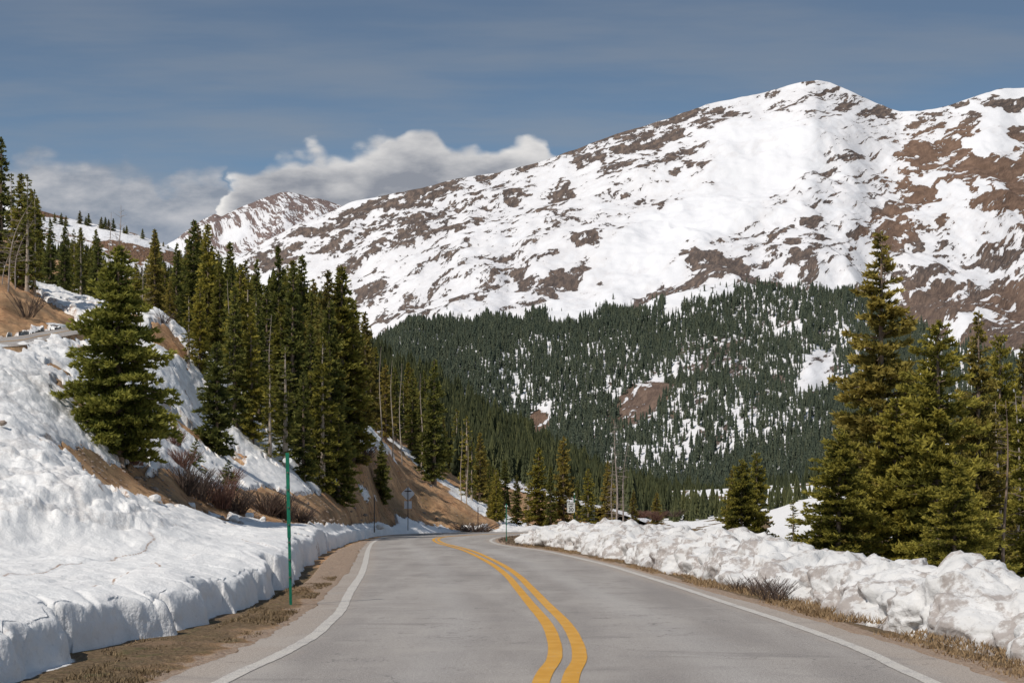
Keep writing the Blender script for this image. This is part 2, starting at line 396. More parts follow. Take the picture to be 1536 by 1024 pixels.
# ------------------------------------------------------------------ terrain height: scattered survey points -> smooth field
LP = [(0, 950, 14.5), (110, 945, 15.5), (-250, 955, 13), (-250, 870, 17), (0, 885, 18.5), (60, 888, 18.6), (180, 895, 19.5), (250, 866, 22), (200, 850, 24.5), (100, 845, 24.5), (0, 835, 25), (-250, 820, 25),
      (330, 850, 26.5), (380, 838, 28), (330, 815, 33), (430, 826, 34.5), (470, 815, 40), (400, 800, 41), (300, 800, 38), (230, 795, 33), (500, 805, 54), (470, 792, 52), (540, 801, 80), (580, 797.5, 95), (515, 797, 68),
      (180, 815, 28), (120, 822, 27), (60, 825, 26.5),
      (0, 742, 27.6), (80, 742, 28.4), (165, 738, 29.8), (0, 700, 33), (100, 700, 36), (0, 640, 38), (60, 650, 40), (-250, 700, 32), (-250, 640, 37), (0, 560, 45), (100, 580, 49), (-250, 560, 44), (0, 529, 49.5), (100, 522, 55), (-250, 535, 48),
      (190, 742, 42), (300, 768, 50), (400, 780, 54), (480, 782, 62), (540, 786, 84), (520, 784, 76), (560, 787, 92), (600, 789, 101), (640, 791, 106), (680, 793, 110), (745, 794, 114),
      (130, 700, 41), (190, 690, 48), (240, 700, 50), (290, 715, 54), (140, 640, 47), (230, 610, 62), (260, 545, 72), (300, 625, 72), (350, 690, 70), (430, 722, 72), (300, 690, 60), (480, 742, 80), (400, 742, 62), (200, 560, 64),
      (540, 653, 100), (575, 674, 108), (600, 692, 115), (650, 728, 119), (700, 758, 122), (745, 787, 124), (520, 733, 92), (560, 740, 100), (620, 755, 110), (580, 720, 106), (660, 765, 113),
      (560, 690, 125), (600, 712, 140), (650, 752, 148), (700, 780, 158), (745, 792, 170),
      (450, 650, 96), (400, 610, 98), (350, 565, 95), (300, 525, 92), (250, 475, 86), (225, 478, 80), (245, 510, 77), (285, 535, 80), (150, 505, 74),
      (200, 466, 118), (300, 470, 140), (400, 520, 150), (500, 600, 150), (100, 452, 122), (0, 400, 125), (400, 450, 250), (550, 560, 250), (200, 425, 250), (0, 370, 250), (650, 670, 270), (800, 745, 350),
      (0, 526, 50.5), (0, 509, 57), (60, 517, 55), (60, 502, 62), (105, 507, 62), (108, 491, 69), (-250, 540, 50), (-250, 520, 56), (0, 500, 59), (70, 492, 65),
      (0, 418, 73), (50, 442, 77), (100, 474, 82), (-250, 350, 70), (-250, 320, 120), (-250, 300, 250),
      (800, 793, 140), (760, 793, 150), (900, 786, 210), (760, 782, 240), (950, 769, 350), (850, 772, 300), (1000, 764, 450), (900, 762, 450), (700, 740, 450), (600, 680, 450), (400, 560, 450), (200, 440, 450), (0, 350, 450), (-250, 280, 450), (980, 800, 175), (1000, 780, 260), (768, 798, 113), (900, 799, 117)]
RPw = [(5, 5, -.05), (5.2, 15, -.08), (8, 15, -.5), (12, 15, -1.2), (25, 15, -2.5), (5, 30, -.08), (8, 30, -.5), (12, 30, -1.2), (25, 30, -3), (3.6, 44, -.05), (6, 44, -.4), (10, 44, -1.1), (20, 44, -2.2),
       (1.6, 60, -.1), (5, 60, -.4), (10, 60, -1.3), (20, 60, -2.4), (30, 60, -2.6), (-.6, 80, -.2), (3, 80, -.3), (8, 85, -1.0), (2, 94, -.25), (8, 97, -.7), (20, 85, -3), (40, 85, -2.8), (20, 110, -3.2), (40, 110, -3.4),
       (20, 130, -2.6), (35, 150, -4.2), (60, 150, -3.0), (30, 200, -4.5), (50, 200, -4), (90, 200, -1.5), (60, 300, -3.5), (40, 300, -4.5)]
RPp = [(1210, 748, 250), (1300, 735, 250), (1400, 720, 250), (1600, 700, 250), (1100, 775, 300), (1050, 778, 420), (1150, 762, 420), (1200, 752, 420), (1400, 720, 450), (1700, 690, 450), (1300, 800, 120), (1450, 810, 80), (1600, 800, 90), (1250, 790, 160), (1900, 780, 60), (1900, 700, 250)]
for x, y, z in RPw: RPp.append((CX+x/y*F, YH-(z-HC)/y*F, y))
def rbf_fit(pts):
    pts = np.array(pts, float); U = np.stack([pts[:, 0]/330, np.log(pts[:, 2])*3.2], 1)
    D = np.sqrt(((U[:, None]-U[None])**2).sum(-1)+.004); n = len(pts)
    A = np.zeros((n+3, n+3)); A[:n, :n] = -D+np.eye(n)*.004; A[:n, n] = 1; A[:n, n+1:] = U; A[n:, :n] = A[:n, n:].T
    w = np.linalg.lstsq(A, np.concatenate([pts[:, 1], np.zeros(3)]), rcond=None)[0]
    return U, w
def rbf_eval(fit, X, Y):
    U, w = fit; sh = np.shape(X); px = CX+np.ravel(X)/np.ravel(Y)*F; v = np.log(np.ravel(Y))*3.2; out = np.empty(len(px))
    u = np.clip(px, -600, 2300)/330
    for s in range(0, len(px), 20000):
        a = u[s:s+20000, None]; b = v[s:s+20000, None]
        out[s:s+20000] = -np.sqrt((a-U[:, 0])**2+(b-U[:, 1])**2+.004) @ w[:-3]+w[-3]+w[-2]*a[:, 0]+w[-1]*b[:, 0]
    return (HC+(YH-out)/F*np.ravel(Y)).reshape(sh)
FL = rbf_fit(LP); FR = rbf_fit(RPp)

def polysd(px, py, poly):
    poly = np.array(poly, float); d = np.full(px.shape, 1e9); ins = np.zeros(px.shape, bool); n = len(poly)
    for i in range(n):
        a = poly[i]; b = poly[(i+1) % n]; ab = b-a
        t = np.clip(((px-a[0])*ab[0]+(py-a[1])*ab[1])/(ab@ab+1e-9), 0, 1)
        d = np.minimum(d, np.hypot(px-a[0]-t*ab[0], py-a[1]-t*ab[1]))
        c = (a[1] > py) != (b[1] > py)
        ins ^= c & (px < (b[0]-a[0])*(py-a[1])/(b[1]-a[1]+1e-12)+a[0])
    return np.where(ins, d, -d)
SOIL = [[(66, 657), (120, 668), (160, 694), (240, 702), (300, 722), (350, 735), (410, 730), (450, 742), (500, 738), (538, 660), (545, 652), (575, 672), (600, 690), (650, 726), (700, 757), (750, 787), (746, 796), (700, 795), (640, 787), (590, 782), (588, 790), (540, 785), (470, 785), (400, 783), (300, 769), (190, 746), (150, 735), (126, 708), (100, 678)],
        [(225, 481), (250, 487), (292, 530), (284, 541), (250, 524), (225, 504)],
        [(-900, 200), (0, 405), (50, 432), (112, 472), (112, 487), (60, 495), (0, 505), (-900, 560)],
        [(248, 612), (290, 640), (330, 668), (325, 675), (280, 652), (245, 625)],
        [(340, 672), (366, 694), (362, 700), (336, 680)]]
HOLE = [[(536, 652), (548, 654), (566, 674), (552, 676), (538, 664)], [(533, 722), (562, 742), (563, 752), (545, 748)], [(593, 770), (640, 784), (640, 792), (596, 790)], [(690, 785), (735, 786), (730, 796), (688, 796)],
        [(218, 690), (240, 694), (236, 712), (215, 715)]]
def hit(px, py, d, lo=.75, hi=1.4):
    """distance at which the line of sight (px, py) meets the left hillside, searched around d"""
    if px > 765 or d < 40: return d
    ds = np.linspace(d*lo, d*hi, 160); zz = rbf_eval(FL, (px-CX)/F*ds, ds); rz = HC+(YH-py)/F*ds
    k = int(np.argmax(zz > rz)); return float(ds[k]) if k > 0 else d
def soil_mask(X, Y, Z):
    """1 = bare soil, 0 = snow (left side of the road)"""
    px = CX+X/Y*F; py = YH-(Z-HC)/Y*F
    sc = np.clip(60/Y, .5, 1.6)
    wx = px+fbm(X*1.1, Y*1.1, o=4, s=31)*9*sc; wy = py+fbm(X*1.1+50, Y*1.1, o=4, s=37)*7*sc
    m = np.full(px.shape, -50.)
    for p in SOIL: m = np.maximum(m, polysd(wx, wy, p))
    for p in HOLE: m = np.minimum(m, -polysd(wx, wy, p))
    near = m/6
    far = fbm(X*.06, Y*.06, o=4, s=90)*6-1.2+np.clip((Y-60)/60, 0, 1)*.5+3.2*sstep(112, 150, Y)*sstep(960, 880, px)
    k = sstep(126, 145, Y)
    behind = sstep(92, 110, Y)*(px < 545)*(py < 650)
    k = np.maximum(k, behind)
    # patchy dirt islands on snow
    isl = (fbm(X*.8+9, Y*.8, o=3, s=77)-.42)*6
    near = np.maximum(near, np.where((Y > 45), isl, -9))
    return np.clip(near*(1-k)+far*k, -3, 3)
def rocky(x, y, s, a):
    d1, d2 = worley(x, y, 0*x, s); return a*(.5-d1)

def ground_all(X, Y):
    sF, zF = sdist(X, Y, FF, FFZ); sR, zR = sdist(X, Y, ARx, ARZ)
    zl = rbf_eval(FL, X, Y); zr = rbf_eval(FR, X, Y)
    return sF, zF, sR, zR, zl, zr
def ground_z(x, y, snow=False):
    X = np.array([[float(x)]]); Y = np.array([[float(y)]])
    sF, zF, sR, zR, zl, zr = ground_all(X, Y)
    if sF[0, 0] > 0: return float(zl[0, 0])
    if sR[0, 0] < 0: return float(zr[0, 0]*sstep(0, 1.5, -sR)[0, 0]+zR[0, 0]*(1-sstep(0, 1.5, -sR)[0, 0]))
    return float(zF[0, 0])

def polar(p0, p1, n, d0, d1, m):
    px = np.asarray(p0 if not np.isscalar(p0) else np.linspace(p0, p1, n)); d = d0*(d1/d0)**np.linspace(0, 1, m)
    PX, D = np.meshgrid(px, d, indexing='ij'); return (PX-CX)/F*D, D
cols = np.concatenate([np.linspace(-900, -60, 70, endpoint=False), np.linspace(-60, 1000, 430, endpoint=False), np.linspace(1000, 1600, 170, endpoint=False), np.linspace(1600, 2500, 50)])
X, Y = polar(cols, 0, 0, 3.0, 520, 700)
sF, zF, sR, zR, zl, zr = ground_all(X, Y)
left = sstep(.75, 1.5, sF)
wz = sstep(1.3, .6, sF)*(sF > 0)*sstep(55, 62, Y)*sstep(116, 113, Y)
zl = zl*(1-wz)+np.minimum(zl, zF+.50+.10*sF)*wz
sm = np.minimum(soil_mask(X, Y, zl), 3.0-6*wz)
bumpL = (fbm(X*.5, Y*.5, o=5, s=3)*.22+fbm(X*2.2, Y*2.2, o=4, s=4)*.07)*sstep(1.5, 5, sF)*np.clip(Y/60, .5, 2)
gully = -np.abs(fbm(X*.55+Y*.25, Y*.12, o=4, s=12))*.55*sstep(50, 70, Y)*sstep(3, 6, sF)*(Y < 200)
zleft = zl+bumpL+gully
bank = sstep(9, 6, sF)
zleft = np.where(sm > 0, zleft, zleft-.12)
zleft = zleft-.45*sstep(.1, 1.2, -sm)*(Y < 165)*(sF > .7)
rr = -sR
rt = sstep(0, 1.5, rr)
zright = zR*(1-rt)+(zr+(fbm(X*.7, Y*.7, o=4, s=6)*.15*sstep(1, 3, rr)))*rt
Zg = np.where(sF > 0, (zF-.02)*(1-left)+zleft*left, np.where(rr > 0, zright, np.maximum(zF, zR)-.06))
Zg = np.where((sF <= 0) & (rr <= 0), np.where(rr < -2, zF, zR)-.05, Zg)
edge = (sF <= 0) & (rr <= 0)
# the strip between the pavement and the snow, left
sA, _ = sdist(X, Y, np.concatenate([AL, [(16, 260), (12, 700)]]), np.concatenate([Z2, [-4.5, -6]]))
strip = (sA > 0) & (sF <= 0)
Zg = np.where(strip, zF-.02+np.minimum(sA*.05, .03)+fbm(X*4, Y*4, o=4, s=8)*.025*sstep(0, .3, sA), Zg)
Zg = np.where(rr > 0, Zg+fbm(X*4, Y*4, o=4, s=9)*.03*sstep(0, .4, rr)+.02*sstep(0, .4, rr), Zg)
gsnow = np.where(sF > 0, np.clip(.5-sm*.5, 0, 1)*sstep(.3, .8, sF), np.where(rr > 0, sstep(2.2, 3.2, rr+fbm(X*.6, Y*.6, o=3, s=2)*.7)*np.clip(.95-.9*(fbm(X*.10, Y*.07, o=4, s=14) > .28), 0, 1), 0))
isl = (rr > 0) & (Y > 62) & (Y < 104) & (X < 7); gsnow = np.where(isl, 0, gsnow)
grass = np.where(sF > 0, sstep(.0, .6, fbm(X*.3, Y*.3, o=4, s=21)+.05)*.8*(Y > 40), 1.)
grass = np.where((sF > 0) & (sF < 1.5) & (Y < 40), 1, grass)
grass = np.where(strip, np.interp(Y, [14, 27, 33], [1, .9, 0])*sstep(0, .5, sA+fbm(X*2, Y*2, o=3, s=2)*.3), grass)
gravel = np.where(strip, np.clip(1-grass, 0, 1), np.where(rr > 0, sstep(.5, .1, rr), 0))
me = mesh_np('ground', np.stack([X, Y, Zg], -1), gridq(*X.shape), M_ground, attrs={'snow': gsnow, 'grass': grass, 'gravel': gravel})
tag(obj('ground', me), kind='structure')
# far valley floor
v = [(-9000, 480, -35), (9000, 480, -35), (9000, 14000, -35), (-9000, 14000, -35)]
tag(obj('valley_floor', mesh_np('valley_floor', v, [[0, 1, 2, 3]], M_snow)), kind='structure')
v = [(-60, -40, -.3), (60, -40, -.3), (60, 3.4, -.3), (-60, 3.4, -.3)]
tag(obj('rear_ground', mesh_np('rear_ground', v, [[0, 1, 2, 3]], M_ground)), kind='structure')

# ------------------------------------------------------------------ snow on the left side
cols = np.concatenate([np.linspace(-800, -40, 60, endpoint=False), np.linspace(-40, 640, 480, endpoint=False), np.linspace(640, 1020, 110)])
X, Y = polar(cols, 0, 0, 6.0, 170, 1150)
sF, zF = sdist(X, Y, FF, FFZ); zl = rbf_eval(FL, X, Y); wz = sstep(1.3, .6, sF)*(sF > 0)*sstep(55, 62, Y)*sstep(116, 113, Y)
zl = zl*(1-wz)+np.minimum(zl, zF+.50+.10*sF)*wz
sm = np.minimum(soil_mask(X, Y, zl), 3.0-6*wz)
lump = fbm(X*.45, Y*.35, o=3, s=51)
# slabs broken along the cut face
sl1, sl2 = worley(Y*.55+.3*X, X*.18, X*0, 61)
cell = vnoise(np.floor(Y*.42+.35*vnoise(Y*.8, X*.3, s=62)), X*0, s=63)
cell2 = vnoise(Y*.75+.3*X, X*.2, s=64)
warpF = .22*fbm(Y*.8, X*.3, o=4, s=52)+(.16*cell+.22*np.sign(cell2)*np.abs(cell2)**.35)*sstep(60, 20, Y)+.14
faceS = sF-warpF
face = sstep(0., .42, faceS)
pile = sstep(.0, .35, zl-1.0)*sstep(25.5, 27.3, Y)*sstep(330, 230, CX+X/Y*F)     # rough plowed heap
w1, w2 = worley(X*.62, Y*.5, zl*.5, 71); w3, w4 = worley(X*1.9, Y*1.7, zl*1.3, 72)
rough = sstep(3.5, 6.5, sF)*sstep(40, 60, Y)
rough = np.maximum(rough, pile)
fa, _, _ = facet(X*.95, Y*.75, zl*.8, 171, 1.3, .5); fb, _, _ = facet(X*2.7, Y*2.2, zl*2.2, 181, 1.2, .5)
upr = sstep(-14, -3, -polysd(CX+X/Y*F, YH-(zl-HC)/Y*F, [(-900, 560), (-250, 537), (0, 524), (60, 515), (108, 505), (125, 480), (108, 490), (60, 499), (0, 508), (-250, 520), (-900, 540)]))
chunk = fa*.34+fb*.13+np.abs(fbm(X*.8, Y*.7, zl*.8, o=5, s=78))*.7-.1+(.5-w3)*.08
cre = -.04*np.exp(-((w2-w1)/.09)**2)-.02*np.exp(-((w4-w3)/.12)**2)
smooth_top = fbm(X*.8, Y*.6, o=4, s=53)*.06
edge_fall = -.20*np.exp(-np.maximum(faceS, 0)/.28)-.05*np.exp(-np.maximum(sF, 0)/1.6)   # rounded shoulder
slab_cr = -.05*np.exp(-((sl2-sl1)/.03)**2)*sstep(45, 25, Y)*sstep(1.8, .6, sF)
step1 = .04*sstep(-.3, .3, np.sin(sF*2.1+fbm(X*.35, Y*.25, o=3, s=57)*3.2))*sstep(5.5, 3.5, sF)*sstep(60, 30, Y)
fine = fbm(X*3.2, Y*2.6, zl*2, o=4, s=54)*.03+np.abs(fbm(X*1.1, Y*.9, o=4, s=56))*-.10*sstep(.6, 2.2, sF)
thick = .02+smooth_top+edge_fall+slab_cr+step1+fine+rough*(chunk*.62+cre*1.2)*np.clip(Y/50, .75, 1.0)*np.where(Y < 36, 1.25, .72)
under = sstep(-.15, .35, -sm+.0*lump)
cover = np.where(under > 0, thick+.10, 0)*under+(1-under)*(-.6)
Zs = (zF-.25)*(1-face)+(zl+cover)*face
Zs = np.where(faceS < -.02, zF-.35, Zs)
# undercut and fluting of the face itself
infc = (faceS > -.1) & (faceS < .5)
hrel = np.clip((Zs-zF)/.8, 0, 1)
und = np.where(infc, (.07*(1-hrel)**1.5)*1.0+.05*fbm(X*0+Y*3.0, Zs*4, o=4, s=58)*sstep(0, .2, hrel), 0)
Xs = X-und
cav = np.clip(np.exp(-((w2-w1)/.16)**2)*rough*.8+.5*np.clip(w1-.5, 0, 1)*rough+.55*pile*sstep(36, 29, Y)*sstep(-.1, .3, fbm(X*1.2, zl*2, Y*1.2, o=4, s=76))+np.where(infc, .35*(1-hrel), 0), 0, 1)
dirtline = np.exp(-(np.sin(sF*2.1+fbm(X*.35, Y*.25, o=3, s=57)*3.2)/.07)**2)*.9*sstep(.2, .5, fbm(X*.3+7, Y*.2, o=3, s=59)+.35)*sstep(5.5, 3.5, sF)*sstep(50, 30, Y)*sstep(.6, 1., sF)
# bare cut edges of lumps pick up soil colour near bare ground
dirtline = np.maximum(dirtline, .8*np.exp(-((sm+.35)/.25)**2)*sstep(.3, .6, fbm(X, Y, o=3, s=99)+.5))
vv = np.stack([Xs, Y, Zs], -1); q = gridq(*X.shape)
sq = sF.ravel()[q].mean(1); uq = under.ravel()[q].max(1); fq = faceS.ravel()[q].max(1)
zlq = zl.ravel()[q].mean(1); yq = Y.ravel()[q].mean(1)
ok = (fq > -.3) & (uq > .02)
ROADX = polysd(CX+X/Y*F, YH-(zl-HC)/Y*F, [(-900, 560), (-250, 537), (0, 524), (60, 515), (108, 505), (125, 480), (108, 490), (60, 499), (0, 508), (-250, 520), (-900, 540)])
rq = ROADX.ravel()[q].mean(1); ok &= ~((rq > 0) & (yq < 80))
bankq = ok & (sq < np.interp(yq, [14, 24, 30, 45, 60, 90, 140, 170], [30, 30, 9, 9, 6, 4.5, 4, 3]))
tl = polysd(CX+X/Y*F, YH-(zl-HC)/Y*F, [(-900, 1300), (-900, 200), (90, 540), (190, 744), (300, 769), (480, 784), (545, 788), (610, 792), (700, 797), (800, 797), (1100, 800), (1100, 1300)])
bankq = ok & (tl.ravel()[q].mean(1) > 0)
def sub(name, mask):
    qq = q[mask]; used, inv = np.unique(qq, return_inverse=True); inv = inv.reshape(qq.shape)
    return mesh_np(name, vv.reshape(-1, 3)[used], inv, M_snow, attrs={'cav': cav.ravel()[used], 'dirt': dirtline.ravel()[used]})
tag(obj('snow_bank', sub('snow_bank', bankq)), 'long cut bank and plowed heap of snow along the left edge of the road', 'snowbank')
tag(obj('snow_field', sub('snow_field', ok & ~bankq)), kind='structure')
del vv, q

# ------------------------------------------------------------------ road
def ribbon(name, A, B, ZA, ZB, mat, nu=2, attrs=True, dz=0):
    t = np.linspace(0, 1, nu)[None, :, None]
    V = A[:, None]*(1-t)+B[:, None]*t; z = (ZA[:, None]*(1-t[..., 0])+ZB[:, None]*t[..., 0])+dz
    v = np.concatenate([V, z[..., None]], -1)
    at = {'across': np.broadcast_to(np.linspace(-1.2, 1.2, nu)[None], z.shape)} if attrs else None
    return mesh_np(name, v, gridq(len(A), nu)[:, ::-1], mat, attrs=at)
rd = obj('road', ribbon('road', AL, AR, Z2, Z2, M_asph, 25)); tag(rd, kind='structure')
def offs(c, n, o): return c+n*np.asarray(o).reshape(-1, 1)
jit = lambda s, a: fbm(T*9, T*0+s, o=3, s=s)*a
for nm, c, n, o0, o1 in (('yellow_line', C2, NC, -.225, -.055), ('yellow_line', C2, NC, .055, .225)):
    tag(obj(nm, ribbon(nm, offs(c, n, o0+jit(3, .004)), offs(c, n, o1+jit(4, .004)), Z2, Z2, M_yellow, dz=.006)), kind='structure')
for nm, c, n in (('edge_line', L2, NL), ('edge_line', R2, NR)):
    tag(obj(nm, ribbon(nm, offs(c, n, -.085+jit(5, .014)), offs(c, n, .085+jit(6, .014)), Z2, Z2, M_white, dz=.006)), kind='structure')
# sealed crack across the road at 50 m
xs = np.linspace(-4.6, 3.0, 60); ys = 49.8+fbm(xs*1.2, xs*0, o=4, s=3)*.5-.03*xs
A = np.stack([xs, ys-.05-.05*np.abs(fbm(xs*3, xs*0, s=4))], 1); B = np.stack([xs, ys+.07], 1)
tag(obj('road_crack', ribbon('road_crack', A, B, xs*0, xs*0, M_tar, dz=.004)), kind='structure')

# upper road on the left
U = [(-900, 548, 47), (-250, 528.5, 53), (0, 517, 54), (60, 508, 59), (106, 499, 65), (150, 492, 74), (190, 488, 82)]
up = []
for a in range(7):
    px, py, d = U[a]; lo = (px, py+9.5-a*.6, d-3.6); hi = (px, py-8.5+a*.5, d+3.8); up.append((P(*lo), P(*hi)))
up = np.array(up); tt = np.linspace(0, 6, 60)
lo = resamp(up[:, 0], tt); hi = resamp(up[:, 1], tt)
tag(obj('upper_road', ribbon('upper_road', lo[:, :2], hi[:, :2], lo[:, 2]+.10, hi[:, 2]+.10, M_asph, 12)), kind='structure')
lo[:, 2] -= .12; hi[:, 2] -= .12
sk = lo+np.array([.9, -1.6, -1.25]); tag(obj('road_embankment', ribbon('road_embankment', sk[:, :2], lo[:, :2], sk[:, 2]+.0, lo[:, 2]+.20, M_ground, 12, False)), kind='structure')
mid = (lo+hi)/2
tag(obj('yellow_line', ribbon('yellow_line', mid[:, :2]-.001, mid[:, :2]+(hi-lo)[:, :2]*.03, mid[:, 2]+.23, mid[:, 2]+(hi-lo)[:, 2]*.03+.23, M_yellow)), kind='structure')

# ------------------------------------------------------------------ right berm
BB = np.array([(5.9, 9), (5.85, 12), (5.72, 14.7), (5.66, 17.6), (5.48, 21.2), (5.18, 24.9), (4.75, 29.5), (4.4, 33.4), (3.95, 38), (3.1, 48), (2.05, 58), (.95, 68), (.45, 76), (.5, 83)])
BH = np.array([.82, .86, .86, .72, .68, .58, .58, .74, .92, .95, .95, .85, .5, .12])
BWd = np.array([1.5, 1.5, 1.4, 1.3, 1.3, 1.2, 1.3, 1.6, 1.8, 1.9, 2.0, 1.8, 1.2, .6])
def berm(name, t0, t1, n, seed, label, endcap=.35):
    t = np.linspace(t0, t1, n); b = resamp(BB, t); h = np.interp(t, np.arange(len(BH)), BH); w = np.interp(t, np.arange(len(BH)), BWd)
    e = np.minimum(1, np.sqrt(np.clip((t-t0)/endcap, 0, 1)))*np.minimum(1, np.sqrt(np.clip((t1-t)/endcap, 0, 1)))
    nn = nrm2(b); th = np.linspace(-.12, 1.12, 110)*math.pi
    TT, TH = np.meshgrid(t, th, indexing='ij')
    cx = b[:, 0]+nn[:, 0]*w; cy = b[:, 1]+nn[:, 1]*w
    hw = (w*e)[:, None]; hh = (h*(.25+.75*e)*e**.5)[:, None]
    notch = 1-.28*np.clip(vnoise(TT*2.3+seed, TT*0, s=seed+40), 0, 1)
    lx = -np.cos(TH)*hw; lz = np.sign(np.sin(TH))*np.abs(np.sin(TH))**.8*hh*notch
    zb = np.interp(b[:, 1], RC[:, 1][:15], RZ[:15])[:, None]
    Xb = cx[:, None]+nn[:, 0, None]*lx; Yb = cy[:, None]+nn[:, 1, None]*lx; Zb = zb+lz-.05
    nx = -np.cos(TH)*nn[:, 0, None]; ny = -np.cos(TH)*nn[:, 1, None]; nz = np.sin(TH)
    a1, a2 = worley(Xb*.95, Yb*.75, Zb*1.1, seed); c1, c2 = worley(Xb*2.6, Yb*2.2, Zb*2.6, seed+5)
    e1, e2 = worley(Xb*6, Yb*5, Zb*6, seed+15)
    f1, _, _ = facet(Xb*.85+.3*Zb, Yb*.62, Zb*.9, seed+30, 1.5, .3); f2, _, _ = facet(Xb*2.3, Yb*1.9, Zb*2.3, seed+50, 1.3, .25)
    rdg = 1-np.abs(fbm(Xb*.9+.5*Zb, Yb*.7, Zb*.9, o=5, s=seed+70))*2.2
    g1, _, _ = facet(Xb*5, Yb*4.4, Zb*5, seed+60, 1.2, .3)
    D = f1*.25+f2*.10+g1*.04+(.5-e1)*.03+(rdg-.5)*.27+fbm(Xb*2.4, Yb*2.1, Zb*2.4, o=5, s=seed+9)*.13+.04
    D = D*(.35+.65*e[:, None])
    Xb += nx*D; Yb += ny*D; Zb += nz*D*1.0
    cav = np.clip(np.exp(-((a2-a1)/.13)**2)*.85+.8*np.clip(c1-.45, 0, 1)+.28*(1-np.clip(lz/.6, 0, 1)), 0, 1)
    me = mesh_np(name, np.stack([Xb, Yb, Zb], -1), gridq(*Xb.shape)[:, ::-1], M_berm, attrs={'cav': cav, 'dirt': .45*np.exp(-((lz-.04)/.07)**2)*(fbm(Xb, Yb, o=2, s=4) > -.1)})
    return tag(obj(name, me), label, 'snowbank')
berm('snow_berm', -.5, 2.95, 460, 101, 'blocky rounded chunk of plowed snow at the right edge beside the road', .5)
berm('snow_berm', 2.85, 6.15, 420, 131, 'dirty creased lumps of plowed snow right of the road under the tallest trees', .6)
berm('snow_berm', 5.9, 12.9, 760, 161, 'long white plowed berm that starts at the bend and hides the valley')
# the low ridge of snow beyond the road at the bend
def ridge(name, pts, h, w, seed, label, n=300):
    pts = np.array(pts, float); t = np.linspace(0, len(pts)-1, n); b = resamp(pts, t)[:, :3]
    nn = nrm2(b[:, :2]); th = np.linspace(-.1, 1.1, 40)*math.pi; TT, TH = np.meshgrid(t, th, indexing='ij')
    e = np.minimum(1, np.sqrt(np.clip(t/.2, 0, 1)))*np.minimum(1, np.sqrt(np.clip((t[-1]-t)/.2, 0, 1)))
    hh = h*(1+.5*vnoise(TT*5, TT*0, s=seed))*e[:, None]
    Xb = b[:, 0, None]-np.cos(TH)*w*nn[:, 0, None]; Yb = b[:, 1, None]-np.cos(TH)*w*nn[:, 1, None]; Zb = b[:, 2, None]+np.sin(TH)*hh
    a1, a2 = worley(Xb*1.2, Yb*1.2, Zb*1.2, seed); D = (.5-a1)*h*.6*e[:, None]
    Zb = Zb+D; Xb = Xb-np.cos(TH)*D*nn[:, 0, None]; Yb = Yb-np.cos(TH)*D*nn[:, 1, None]
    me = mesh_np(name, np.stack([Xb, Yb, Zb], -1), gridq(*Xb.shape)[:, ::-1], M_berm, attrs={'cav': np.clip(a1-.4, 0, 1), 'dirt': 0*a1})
    return tag(obj(name, me), label, 'snowbank')
ridge('snow_berm', [(-1.5, 109.2, -.25), (2, 110.8, -.25), (7, 112.6, -.3), (12, 115, -.8)], .42, .8, 205, 'low strip of plowed snow across the far side of the bend')

# ------------------------------------------------------------------ snow chunks and rocks
def lump_mesh(name, seed, mat, flat=.7, sub=4, rough=.28, cavs=True):
    bm = bmesh.new(); bmesh.ops.create_icosphere(bm, subdivisions=sub, radius=1)
    co = np.array([v.co for v in bm.verts]); r = np.random.default_rng(seed)
    for k in range(9):
        d = r.normal(size=3); d /= np.linalg.norm(d); h = r.uniform(.55, .85)
        s = co@d; over = np.maximum(s-h, 0); co -= over[:, None]*d[None]*.85
    n = fbm(co[:, 0]*1.5+seed, co[:, 1]*1.5, co[:, 2]*1.5, o=4, s=seed)
    co *= (1+rough*n)[:, None]; co[:, 2] *= flat
    for v, c in zip(bm.verts, co): v.co = c
    me = bm_mesh(name, bm, mat, smooth=True)
    if cavs:
        a = me.attributes.new('cav', 'FLOAT', 'POINT'); a.data.foreach_set('value', np.clip(-n*.8, 0, 1).astype(np.float32))
        me.attributes.new('dirt', 'FLOAT', 'POINT')
    return me
chunks = [lump_mesh('snow_chunk', s, M_snow) for s in (1, 2, 3, 4)]
def snow_top(px, py, d): return P(px, py, d)
CH = [(286, 757, 49, 9, 'rounded snow block standing alone on the edge of the left bank'), (162, 738, 40, 17, 'large snow block on top of the left heap beside the bare soil'), (232, 745, 43, 10, 'snow lump on the heap rim left of the lone round block'),
      (375, 771, 51, 7, 'small round snow lump near the bare soil right of the lone block'), (352, 776, 50, 8, 'low snow lump just left of the small round lump'), (395, 778, 52, 6, 'small snow crumb at the end of the row by the willow brush'), (178, 790, 30, 12, 'snow block at the steep corner of the left heap'),
      (22, 752, 30, 26, 'big rough snow boulder at the left edge of the heap'), (70, 760, 30, 22, 'rough snow boulder second from the left edge of the heap'), (150, 752, 33, 20, 'tall pointed snow lump at the right end of the heap'),
      (60, 495+14, 57.5, 6, 'small snow lump by the upper road'), (205, 712, 50, 11, 'snow block under the big spruce'), (232, 705, 50, 9, 'snow block at the right foot of the big spruce'),
      (75, 520, 54.5, 9, 'snow block on the rim below the upper road'), (110, 457, 80, 6, 'snow lump high on the brown cutting'), (68, 522, 53, 7, 'snow block left of the one on the rim below the upper road'),
      (570, 789, 92, 6, 'snow lump on the bank beside the thin dark post'), (720, 790, 112, 4, 'snow lump at the bend below the cutting'), (738, 794, 111.5, 4, 'last snow lump before the bend'), (708, 791, 112, 4, 'snow lump behind the low brush at the bend')]
